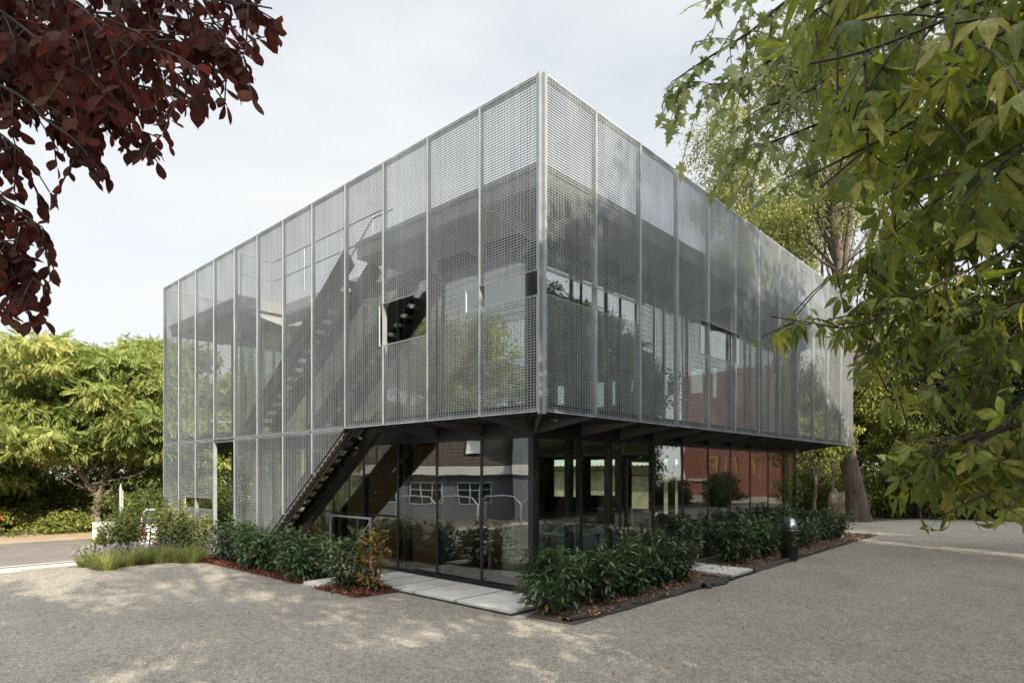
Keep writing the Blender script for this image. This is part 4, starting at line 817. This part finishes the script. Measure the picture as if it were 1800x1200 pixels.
for i, (px, d, h, r_, lb) in enumerate([(15, 28.2, 1.3, 1.1, 'bright low bush next to the blue grey car'), (75, 30.2, 2.7, 1.7, 'dark bush in the shade under the left trees'), (130, 30.5, 2.9, 1.7, 'dark bush behind the forked trunk'), (200, 30.5, 2.7, 1.7, 'dark bush behind the steel sign post'), (258, 29, 3.0, 1.6, 'bush between the sign post and the building'), (120, 27.8, .9, .9, 'low bush at the foot of the forked trunk'), (40, 29.0, 2.4, 1.6, 'dark bush left of the forked trunk'), (300, 29.5, 2.6, 1.7, 'bush seen through the lowest grating at the left end'), (350, 30, 2.6, 1.8, 'bush beyond the street, seen through the door opening'), (420, 31, 2.8, 2.0, 'bush beyond the street behind the climbing plant')]):
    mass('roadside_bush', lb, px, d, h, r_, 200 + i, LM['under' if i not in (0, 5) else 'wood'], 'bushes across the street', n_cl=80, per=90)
scatter('roadside_weeds', 2600, lambda r: (lambda x, y: (x, y, float(zg(x, y)) + r.random() * .35))(r.uniform(-12, 14), 27.6 + r.normal() * .5), .13, DIA2, LM['wood'], 12, 1., .02)
scatter('woodland_weeds', 2200, lambda r: (lambda p: (p[0] + r.normal() * .3, p[1] + r.normal() * .3, r.random() * .3))(Gp(r.uniform(1430, 1800), 908)), .11, DIA2, LM['wood'], 13, 1., .02)

# forecourt trees behind the viewer; they shade the drive and show in the glazing
FG = 'forecourt trees that shade the drive'
f0 = None
for i, (x, y, lb, s) in enumerate([(-11.6, -11.2, 'forecourt tree shading the street side of the drive', 1.0), (-6.6, -12.6, 'forecourt tree right behind the viewer', 1.06), (-.7, -11.6, 'forecourt tree opposite the building corner', .93), (3.0, -12.4, 'forecourt tree mirrored in the upper right glazing', 1.1), (6.9, -11.4, 'forecourt tree opposite the glass door', .98), (18.2, -13.2, 'forecourt tree left of the mirrored red building', .86), (22.6, -14.2, 'forecourt tree second from the mirrored red building', .86), (27.2, -15.8, 'forecourt tree beside the mirrored red building', .86), (30.8, -17.6, 'forecourt tree right behind the mirrored red building', .95), (-.5, -17.5, 'rear forecourt tree on the street side', 1.0), (13.6, -10.4, 'small unseen tree added to shade the gravel off the right end of the building', .47), (3.6, -17.2, 'rear forecourt tree in the middle', 1.05), (7.4, -17.8, 'rear forecourt tree on the wood side', .95), (20.2, -16.6, 'rear forecourt tree in the gap left of the red building', .92), (25.0, -18.4, 'rear forecourt tree second in the gap left of the red building', .92), (16.4, -10.3, 'small unseen shading tree added second in the low row', .47), (19.6, -10.2, 'small unseen shading tree added third in the low row', .45), (23.0, -10.6, 'small unseen shading tree added last in the low row', .45)]):  # the small low-row trees are unseen additions that shade the far gravel
    if i == 1: o = round_tree('forecourt_tree', lb, 0, 0, 15.0, 3.4, 301, LM['shade'], M['bark'], 72, 130, .21, low=.2, group=FG, tw=.28, xy=(x, y))
    elif f0 is None: f0 = o = round_tree('forecourt_tree', lb, 0, 0, 15.5, 3.5, 300, LM['shade'], M['bark'], 250, 105, .21, low=.14, group=FG, tw=.3, xy=(x, y))
    else:
        o = copy_tree(f0); o.location = (x, y, 0); o['label'] = lb
    o.rotation_euler.z = i * 1.9; o.scale = (s, s, s)

# ------------------------------------------------------------------ foreground boughs
def project(p):
    q = p - CAM; d = q @ FWD; return 900 + FPX * (q @ RGT) / d, HOR - FPX * q[:, 2] / d
def bough_tree(name, label, trunk, branches, seed, templ, size, mat, step, tlen, density, down, spread, bark, r0=.012, rowr=(.5, 1.2), keep=None, fwd=.5):
    r = np.random.default_rng(seed); root = empty(name, tuple(trunk[0][:3]), label, 'tree'); o_ = np.array(trunk[0][:3]); mb = MB(); q = curve_pts(trunk, 5); mb.tube(q[:, :3] - o_, q[:, 3], 10); POS = []; AX = []; NO = []; SZ = []; RN = []
    for br, dens in branches:
        P = np.array([W(*p) for p in br]); j = np.argmin(np.abs(q[:, 2] - (P[0, 2] - .25))); P = np.vstack([q[j, :3], P]); n = len(P)
        c = curve_pts([(*P[i], r0 * (1 - .85 * i / (n - 1)) + .0012) for i in range(n)], 7); mb.tube(c[:, :3] - o_, c[:, 3], 6, False)
        seg = np.linalg.norm(np.diff(c[:, :3], axis=0), axis=1); L_ = np.concatenate([[0], np.cumsum(seg)]); tot = L_[-1]; s = np.linalg.norm(P[1] - P[0]) * .85
        tws = []
        while s < tot:
            i = min(np.searchsorted(L_, s) - 1, len(c) - 2); i = max(i, 0); t = (s - L_[i]) / max(seg[i], 1e-6); p = c[i, :3] + (c[i + 1, :3] - c[i, :3]) * t; dr = nrm(c[i + 1, :3] - c[i, :3]); tws.append((p, dr)); s += density / dens * r.uniform(.6, 1.4)
        tws.append((c[-1, :3], nrm(c[-1, :3] - c[-3, :3])))
        for p, dr in tws:
            d = nrm(dr * .8 + r.normal(size=3) * spread + np.array((0, 0, -down * .5))); l = tlen * r.uniform(.5, 1.25); e = p + d * l + np.array((0, 0, -down * l * .4))
            if keep is not None and not keep(*project(e[None]))[0]: continue
            tw = curve_pts([(*p, .0026), (*((p + e) / 2 + np.array((0, 0, .06 * l))), .002), (*e, .001)], 4); mb.tube(tw[:, :3] - o_, tw[:, 3], 4, False)
            k = max(2, int(l / step)); tone = r.random(); sidev = nrm(np.cross(d, (0, 0, 1.)))
            for a in range(k + 1):
                u = (a + .3 * r.random()) / k; u = min(u, 1.); jj = u * (len(tw) - 1); i0 = min(int(jj), len(tw) - 2); pp = tw[i0, :3] + (tw[i0 + 1, :3] - tw[i0, :3]) * (jj - i0); sg = 1 if a % 2 else -1
                POS.append(pp); AX.append(d * fwd + sidev * sg * .7 + np.array((0, 0, -down)) + r.normal(size=3) * .35); NO.append(np.array((0, 0, 1.)) + nrm(np.array((*(CAM - pp)[:2], 0))) * .5 + r.normal(size=3) * .5); SZ.append(size * r.uniform(*rowr)); RN.append(min(1., .5 * tone + .55 * r.random()))
    POS, AX, NO, SZ, RN = map(np.array, (POS, AX, NO, SZ, RN))
    if keep is not None:
        px, py = project(POS); k = keep(px, py); POS, AX, NO, SZ, RN = POS[k], AX[k], NO[k], SZ[k], RN[k]
    mb.build('trunk', bark, root); link('crown', leaf_mesh('crown', POS - o_, AX, NO, SZ, templ, mat, RN), root); return root
t0 = W(-420, HOR, 3.3); t0[2] = 0
PT = [(t0[0], t0[1], 0, .13), (t0[0] + .05, t0[1], 1.2, .11), (t0[0] - .03, t0[1] + .05, 2.6, .09), (t0[0], t0[1], 3.8, .06), (t0[0] + .1, t0[1], 5.4, .02)]
PB = [([(-250, -180, 3.0), (0, -60, 2.8), (250, -20, 2.6), (420, 5, 2.5), (478, 15, 2.45)], 1.3), ([(-250, -90, 3), (0, 50, 2.75), (250, 70, 2.6), (400, 85, 2.5), (455, 110, 2.45)], 1.3), ([(-250, -20, 3), (0, 100, 2.8), (180, 140, 2.65), (290, 160, 2.55), (345, 185, 2.5)], 1.25), ([(-250, 40, 3), (0, 130, 2.8), (130, 180, 2.7), (210, 220, 2.6), (265, 250, 2.55)], 1.2), ([(-250, 60, 3), (0, 150, 2.7), (80, 210, 2.6), (130, 245, 2.55), (155, 275, 2.5)], 1.1),
      ([(-250, 130, 2.9), (-60, 200, 2.7), (0, 235, 2.6), (40, 270, 2.55)], 1.1), ([(-250, 250, 2.8), (-100, 310, 2.6), (0, 350, 2.55), (45, 380, 2.5), (75, 400, 2.45)], 1.2), ([(-250, 320, 2.7), (-80, 420, 2.6), (20, 460, 2.5), (60, 490, 2.45), (90, 515, 2.4)], 1.25), ([(-200, 420, 2.7), (-60, 500, 2.6), (10, 545, 2.5), (40, 565, 2.45)], 1.2), ([(-250, -250, 3.2), (0, -150, 3), (200, -90, 2.9), (350, -50, 2.8), (430, -30, 2.7)], 1.2),
      ([(-250, -120, 3.3), (0, -10, 3.1), (150, 20, 3.0), (300, 30, 2.9), (380, 50, 2.8)], 1.3), ([(-250, -40, 3.3), (0, 40, 3.1), (120, 70, 3.0), (240, 110, 2.9), (320, 120, 2.8)], 1.2), ([(-250, 20, 3.3), (0, 80, 3.1), (100, 120, 3.0), (170, 170, 2.9)], 1.2), ([(-250, 380, 2.9), (-120, 440, 2.7), (-30, 470, 2.6), (30, 520, 2.5)], 1.2), ([(-250, 300, 2.9), (-120, 350, 2.7), (-40, 400, 2.6), (20, 430, 2.5)], 1.2), ([(-200, -200, 2.4), (0, -70, 2.3), (120, 0, 2.2), (210, 60, 2.2), (290, 90, 2.15)], 1.1), ([(-200, -100, 2.4), (0, 20, 2.3), (90, 90, 2.2), (150, 130, 2.15)], 1.1)]
def keep_plum(px, py):
    lim = np.interp(py, [-500, 0, 30, 60, 150, 175, 200, 240, 285, 320, 345, 400, 450, 520, 560, 600], [520, 495, 505, 485, 485, 440, 365, 310, 290, 175, 70, 95, 105, 100, 110, 60])
    notch = (py > 150) & (py < 330) & (px > 55) & (px < 75 + (py - 150) * .15) & (py > 205)
    return (px < lim) & ~notch & (py < 572)
bough_tree('copper_plum_tree', 'dark purple leaved plum boughs hanging in at the upper left', PT, PB, 51, T_PLUM, .073, LM['plum'], .026, .22, .042, .75, .5, M['twig'], .010, (.6, 1.15), keep_plum)
t0 = W(2230, HOR, 2.6); t0[2] = 0
BT = [(t0[0], t0[1], 0, .14), (t0[0] + .03, t0[1], 1.2, .12), (t0[0], t0[1] + .04, 2.6, .10), (t0[0] + .05, t0[1], 4.0, .06), (t0[0], t0[1], 5.2, .02)]
BB = [([(2000, -80, 1.75), (1733, 0, 1.6), (1643, 43, 1.55), (1520, 90, 1.5), (1425, 112, 1.5)], 1.0), ([(2000, -20, 1.8), (1800, 90, 1.7), (1700, 140, 1.6), (1600, 217, 1.55), (1480, 280, 1.5), (1420, 310, 1.5)], 1.1), ([(2000, 80, 1.9), (1830, 150, 1.8), (1700, 230, 1.75), (1610, 285, 1.7), (1570, 320, 1.7)], 1.0), ([(2000, -200, 1.9), (1700, -80, 1.8), (1520, -30, 1.75), (1430, 20, 1.7)], .9),
      ([(2000, 0, 2.2), (1800, 30, 2.1), (1650, 90, 2.0), (1540, 160, 1.95), (1470, 210, 1.9)], 1.0), ([(2000, 60, 2.3), (1850, 90, 2.2), (1750, 170, 2.1), (1650, 200, 2.0)], 1.0), ([(2050, 150, 2.9), (1800, 290, 2.8), (1650, 380, 2.75), (1530, 430, 2.7), (1470, 480, 2.7)], 1.3), ([(2050, 250, 2.8), (1800, 420, 2.7), (1650, 500, 2.65), (1508, 572, 2.6), (1420, 566, 2.6), (1355, 556, 2.6)], 1.2), ([(2050, 300, 2.9), (1800, 470, 2.8), (1680, 550, 2.75), (1570, 600, 2.7), (1500, 630, 2.65)], 1.2), ([(2050, 200, 3.1), (1850, 330, 3.0), (1700, 400, 2.9), (1600, 460, 2.8), (1540, 520, 2.8)], 1.3),
      ([(2050, 180, 3.0), (1850, 250, 2.9), (1750, 300, 2.8), (1650, 340, 2.8), (1580, 370, 2.7)], 1.1), ([(2050, 330, 2.5), (1880, 470, 2.4), (1780, 540, 2.35), (1700, 590, 2.3)], 1.1), ([(2050, 420, 2.5), (1850, 560, 2.4), (1740, 640, 2.35), (1670, 690, 2.3)], 1.0), ([(2050, 520, 2.4), (1880, 640, 2.3), (1800, 700, 2.25), (1740, 730, 2.2)], .9), ([(2050, 620, 2.3), (1850, 720, 2.2), (1750, 755, 2.1), (1650, 785, 2.1), (1605, 795, 2.1)], 1.0), ([(2050, 730, 2.3), (1800, 770, 2.2), (1720, 800, 2.2), (1640, 825, 2.2), (1590, 838, 2.2)], 1.1), ([(2050, 690, 2.2), (1850, 730, 2.1), (1720, 770, 2.1), (1620, 775, 2.1), (1570, 782, 2.1)], 1.0), ([(2050, 840, 2.1), (1870, 840, 2.0), (1770, 855, 2.0), (1700, 885, 2.0)], 1.0),
      ([(2000, 120, 1.5), (1880, 200, 1.45), (1800, 260, 1.4), (1740, 300, 1.4)], .9), ([(2000, -60, 1.45), (1880, 20, 1.4), (1780, 50, 1.35), (1700, 90, 1.35)], .9)]
def keep_box(px, py):
    return (px > np.interp(py, [-400, 0, 60, 130, 250, 330, 360, 400, 470, 530, 545, 600, 625, 700, 740, 800, 850, 900, 950], [1330, 1340, 1390, 1400, 1420, 1410, 1560, 1560, 1470, 1440, 1300, 1330, 1490, 1560, 1650, 1575, 1550, 1600, 1640])) & (py < 915)
bough_tree('boxelder_tree', 'near broadleaf boughs with large drooping green leaflets at the upper right', BT, BB, 61, T_BOX, .108, LM['box'], .052, .22, .042, .62, .6, M['twig'], .0065, (.6, 1.2), keep_box)
t0 = W(2150, HOR, 5.4); t0[2] = 0
MT = [(t0[0], t0[1], 0, .2), (t0[0], t0[1] + .05, 2, .16), (t0[0] + .05, t0[1], 4.2, .12), (t0[0], t0[1], 7.5, .04)]
MBR = [([(1700, -150, 4.7), (1420, -20, 4.4), (1320, 55, 4.2), (1240, 105, 4.1), (1180, 145, 4.0)], 1.0), ([(1700, -110, 4.7), (1450, 40, 4.5), (1370, 95, 4.3), (1300, 140, 4.2), (1240, 150, 4.1)], 1.0), ([(1700, 0, 4.7), (1500, 110, 4.5), (1420, 160, 4.4), (1340, 190, 4.3), (1310, 210, 4.2)], 1.0), ([(1650, -160, 4.7), (1420, -80, 4.4), (1330, -30, 4.3), (1270, -5, 4.2)], 1.0), ([(1700, 60, 4.9), (1520, 180, 4.7), (1420, 225, 4.6), (1340, 255, 4.5), (1300, 265, 4.4)], .9), ([(1700, -60, 5.0), (1500, 40, 4.8), (1420, 80, 4.7), (1370, 150, 4.6)], 1.0), ([(1700, 20, 5.0), (1560, 120, 4.9), (1460, 220, 4.7), (1420, 290, 4.6)], .9), ([(1700, -120, 5.0), (1560, -20, 4.9), (1480, 60, 4.8), (1430, 130, 4.7)], .9)]
bough_tree('silver_maple_tree', 'maple boughs with jagged pale green leaves against the sky at the upper right', MT, MBR, 71, T_MAPLE, .115, LM['maple'], .075, .34, .085, .75, .5, M['twig'], .016, (.6, 1.2))

# ------------------------------------------------------------------ what the glazing mirrors and what stands behind
sh = empty('stone_shed', (20.5, 7.5, 0), 'rubble stone outbuilding with a corrugated roof seen through the back windows', 'building')
m = MB(); m.box((0, -1.0, 0), (6, 9, 2.5)); m.build('wall', M['stone'], sh)
m = MB()
for i in range(40):
    y = -1.4 + i * .265; m.add([(-.5, y, 2.38), (6.4, y, 3.5), (6.4, y + .13, 3.55), (-.5, y + .13, 2.43)], [(0, 1, 2, 3)]); m.add([(-.5, y + .13, 2.43), (6.4, y + .13, 3.55), (6.4, y + .265, 3.5), (-.5, y + .265, 2.38)], [(0, 1, 2, 3)])
rf = m.build('roof', M['tin'], sh); so2 = rf.modifiers.new('t', 'SOLIDIFY'); so2.thickness = .02
m = MB(); m.box((-.03, 5.2, 1.55), (-.002, 5.7, 2.0)); m.build('shutter', M['concrete'], sh)
rb = empty('red_building', (38, -15.2, 0), 'tall red rendered building with faded yellow lettering, mirrored in the right glazing', 'building')
m = MB(); m.box((0, 0, 0), (9, 7.6, 9.6)); m.build('wall', M['red'], rb); m = MB(); m.box((-.04, 0, 0), (-.002, 7.6, .35)); m.build('plinth', M['concrete'], rb)
m = MB(); m.box((-.06, .3, 1.45), (-.002, 3.4, 1.62)); m.build('pale_band', M['render_w'], rb)
def letter(ch, y, z, h):
    cu = bpy.data.curves.new('lettering', 'FONT'); cu.body = ch; cu.size = h * 1.37; cu.extrude = .006; tmp = bpy.data.objects.new('tmp', cu); COL.objects.link(tmp); me = bpy.data.meshes.new_from_object(tmp.evaluated_get(bpy.context.evaluated_depsgraph_get())); bpy.data.objects.remove(tmp); me.materials.clear(); me.materials.append(M['yellow'])
    o = link('lettering', me, rb, (-.012, y + 15.2, z)); o.rotation_euler = (math.radians(90), 0, math.radians(-90)); o.scale = (1.0, 1.0, 1.0); return o
for ch, y, h in (('I', -9.35, 1.4), ('I', -10.55, 1.4), ('I', -11.35, 1.4), ('P', -12.05, 1.4), ('7', -13.35, .5), ('7', -13.75, .5), ('2', -14.15, .5)): letter(ch, y, 1.9 if h > 1 else 2.7, h)
for i, (x, y, h, r_, lb) in enumerate(((31, -12.5, 1.3, 1.2, 'bush before the mirrored red wall, under the lettering'), (33, -9.6, 2.4, 1.2, 'tall bush at the right end of the mirrored red wall'), (29, -8.4, 2.0, 1.0, 'slender bush nearest the glazing in the red reflection'), (34.5, -14.4, 1.8, 1.3, 'bush at the left end of the mirrored red wall'))):
    mass('forecourt_bush', lb, 0, 0, h, r_, 400 + i, LM['under'], 'bushes before the red building', xy=(x, y))
# street house on the left, mirrored in the left glazing
hs = empty('street_house', (-15.4, 21.6, -.65), 'single storey pale house with dark tiled roof, mirrored in the left glazing', 'building'); hs.rotation_euler.z = math.atan2(.715, .70)
m = MB(); m.box((-6.5, 0, 0), (6.5, 7, 2.6)); m.build('wall', M['bluewall'], hs); m = MB(); m.box((-7.2, -.9, 0), (-3.4, 6.8, 5.2)); m.build('gable_wall', M['bluewall'], hs)
m = MB(); m.box((-3.35, -.55, 2.6), (6.9, -.30, 3.2)); m.box((-7.4, -1.12, 2.6), (-3.36, -.905, 3.2)); m.build('eaves_board', M['render_w'], hs)
m = MB(); m.add([(-3.4, -.6, 3.2), (6.9, -.6, 3.2), (6.9, 3.5, 6.0), (-3.4, 3.5, 6.0), (-3.4, 7.5, 3.2), (6.9, 7.5, 3.2)], [(0, 1, 2, 3), (3, 2, 5, 4)])
m.add([(-7.6, -1.2, 5.1), (-5.3, -1.2, 8.2), (-5.3, 7, 8.2), (-7.6, 7, 5.1), (-3.0, -1.2, 5.1), (-3.0, 7, 5.1)], [(0, 1, 2, 3), (1, 4, 5, 2)]); rf = m.build('roof', M['tile'], hs); so2 = rf.modifiers.new('t', 'SOLIDIFY'); so2.thickness = .15
m = MB(); m.prism([(-7.2, 5.2), (-3.4, 5.2), (-5.3, 7.9)], -.9, -.7, lambda a, b, t: (a, t, b)); m.build('gable', M['tile'], hs)
m = MB(); m.tube([(-5.3, -.93, 6.1), (-5.3, -.89, 6.1)], .55, 24); m.build('window', M['bluewin'], hs)
for x in (-2.2, .6, 3.4):
    m = MB(); m.box((x, -.04, .9), (x + 2.0, -.002, 2.2)); f = m.build('window', M['bluewin'], hs); m = MB()
    for k in range(3): m.box((x + .08 + k * .64, -.06, .98), (x + .64 + k * .64, -.041, 1.72)); m.box((x + .08 + k * .64, -.06, 1.78), (x + .64 + k * .64, -.041, 2.12))
    m.build('pane', M['carglass'], f)
for x in (-1.6, 2.6): m = MB(); m.add([(x, .15, 3.85), (x + .9, .15, 3.85), (x + .9, 1.3, 4.62), (x, 1.3, 4.62)], [(0, 1, 2, 3)]); m.build('skylight', M['white'], hs)
for i, lb in enumerate(('woven willow screen nearest the street house, mirrored in the left glazing', 'second woven willow screen in the mirrored row', 'third woven willow screen in the mirrored row', 'woven willow screen closest to the viewer in the mirrored row')):
    t = (i + .5) / 4; p = np.array((-5.6, 14.2)) * (1 - t) + np.array((-9.9, 9.3)) * t; z = float(zg(*p)); ws = empty('willow_screen', (*p, z), lb, 'screen', 'woven willow screens'); ws.rotation_euler.z = math.atan2(-4.6, -4.0); w = .80; h = 1.14 - z
    out = [(-w, 0, 0), (-w, 0, h - .3), (-w + .3, 0, h), (w - .3, 0, h), (w, 0, h - .3), (w, 0, 0)]; m = MB(); m.tube(out, .025, 8); m.build('frame', M['rail'], ws); m = MB()
    for k in range(46):
        a = -w - h + k * (2 * w + h) / 46; q0, q1 = None, None
        for u in np.linspace(0, h, 60):
            x_ = a + u; top = h - max(0, abs(x_) - (w - .3))
            if abs(x_) < w and .08 < u < top:
                if q0 is None: q0 = (x_, u)
                q1 = (x_, u)
        if q0 and q1 != q0: m.beam((q0[0], 0, q0[1]), (q1[0], 0, q1[1]), .012, .016, (0, 1, 0))
    m.build('weave', M['weave'], ws)
ail('street tree behind the mirrored house', 0, 0, 9.5, 4.2, 47, 120, 24, False, xy=(-20, 30), mat='wood', group='street trees mirrored in the left glazing')
ail('street tree beside the mirrored house gable', 0, 0, 7.0, 3.6, 48, 120, 24, False, xy=(-8.6, 25.5), mat='wood', group='street trees mirrored in the left glazing')
for i, (x, y, h) in enumerate(((-20, 26.5, 15.5), (-15.5, 32, 16), (-11.5, 38, 16), (-25, 22, 12))):
    round_tree('street_tree', ('full green street tree behind the mirrored house', 'tallest street tree in the left reflection', 'street tree farthest along the mirrored street', 'street tree left of the mirrored gable')[i], 0, 0, h, 4.2, 500 + i, LM['ail'], M['bark'], 260, 90, .22, low=.16, group='street trees mirrored in the left glazing', xy=(x, y))
# unseen evergreen belt added across the forecourt to darken the mirrored horizon
e0 = None
for i, (x, y) in enumerate(((-13, -16.5), (-9.5, -17), (-6, -16.4), (-2.5, -17.2), (1, -16.6), (4.5, -17), (8, -16.5), (11.5, -17.4), (15, -18), (19, -20), (22.5, -22), (27, -23), (31.5, -24), (35.5, -23.5), (20.8, -12.4), (24.6, -13.4), (28.6, -15.2), (32.4, -17.4))):
    lb = 'unseen evergreen bush added to darken the reflections, number %s along the far edge of the forecourt' % ('one', 'two', 'three', 'four', 'five', 'six', 'seven', 'eight', 'nine', 'ten', 'eleven', 'twelve', 'thirteen', 'fourteen', 'fifteen', 'sixteen', 'seventeen', 'eighteen')[i]
    if e0 is None: e0 = o = mass('backdrop_evergreen', lb, 0, 0, 5.2, 2.4, 600, LM['under'], 'unseen evergreen bushes added to darken the reflections', xy=(x, y), n_cl=150, per=110, size=.17)
    else: o = copy_tree(e0); o.location = (x, y, 0); o['label'] = lb
    o.rotation_euler.z = i * 2.3
    if 8 <= i <= 11: o.scale = (1.35, 1.35, 2.3)
    if i > 13: o.scale = (1.1, 1.1, 1.45)  # last four stretched taller to block sun bands on the drive
# far treelines that close the horizon
def treeline(name, pts, h, seed, mat, n):
    r = np.random.default_rng(seed); P = np.array(pts); k = r.integers(0, len(P) - 1, n); u = r.random(n)[:, None]; b = P[k] * (1 - u) + P[k + 1] * u; top = h * (.62 + .22 * np.sin(b[:, 0] * .5) + .16 * np.sin(b[:, 1] * .9 + b[:, 0] * 1.3)); z = top * r.random(n) ** .8
    pos = np.column_stack([b[:, 0] + r.normal(size=n) * 1.3, b[:, 1] + r.normal(size=n) * 1.3, z - .3]); me = leaf_mesh(name, pos, r.normal(size=(n, 3)) + (0, 0, -.3), np.array((0, 0, 1.)) + r.normal(size=(n, 3)) * .6, .34 * r.uniform(.5, 1.3, n), DIA2, mat, r.random(n)); tag(link(name, me), kind='stuff')
treeline('treeline', [W(1380, HOR, 46)[:2], W(1600, HOR, 44)[:2], W(1900, HOR, 46)[:2], W(2300, HOR, 50)[:2]], 13, 1, LM['wood'], 26000)
treeline('treeline', [(-34, 41), (-12, 40), (4, 41), (20, 46)], 8.5, 2, LM['under'], 46000)
m = MB(); m.add([(-60, -9.6, .02), (34, -9.6, .02), (34, -60, .02), (-60, -60, .02)], [(3, 2, 1, 0)]); tag(m.build('forecourt_dark_sheet', M['soil']), kind='structure')  # unseen dark sheet added so the mirrored ground looks shaded
treeline('treeline', [(-50, -29), (-10, -30), (20, -31), (60, -30)], 9.5, 3, LM['under'], 20000)
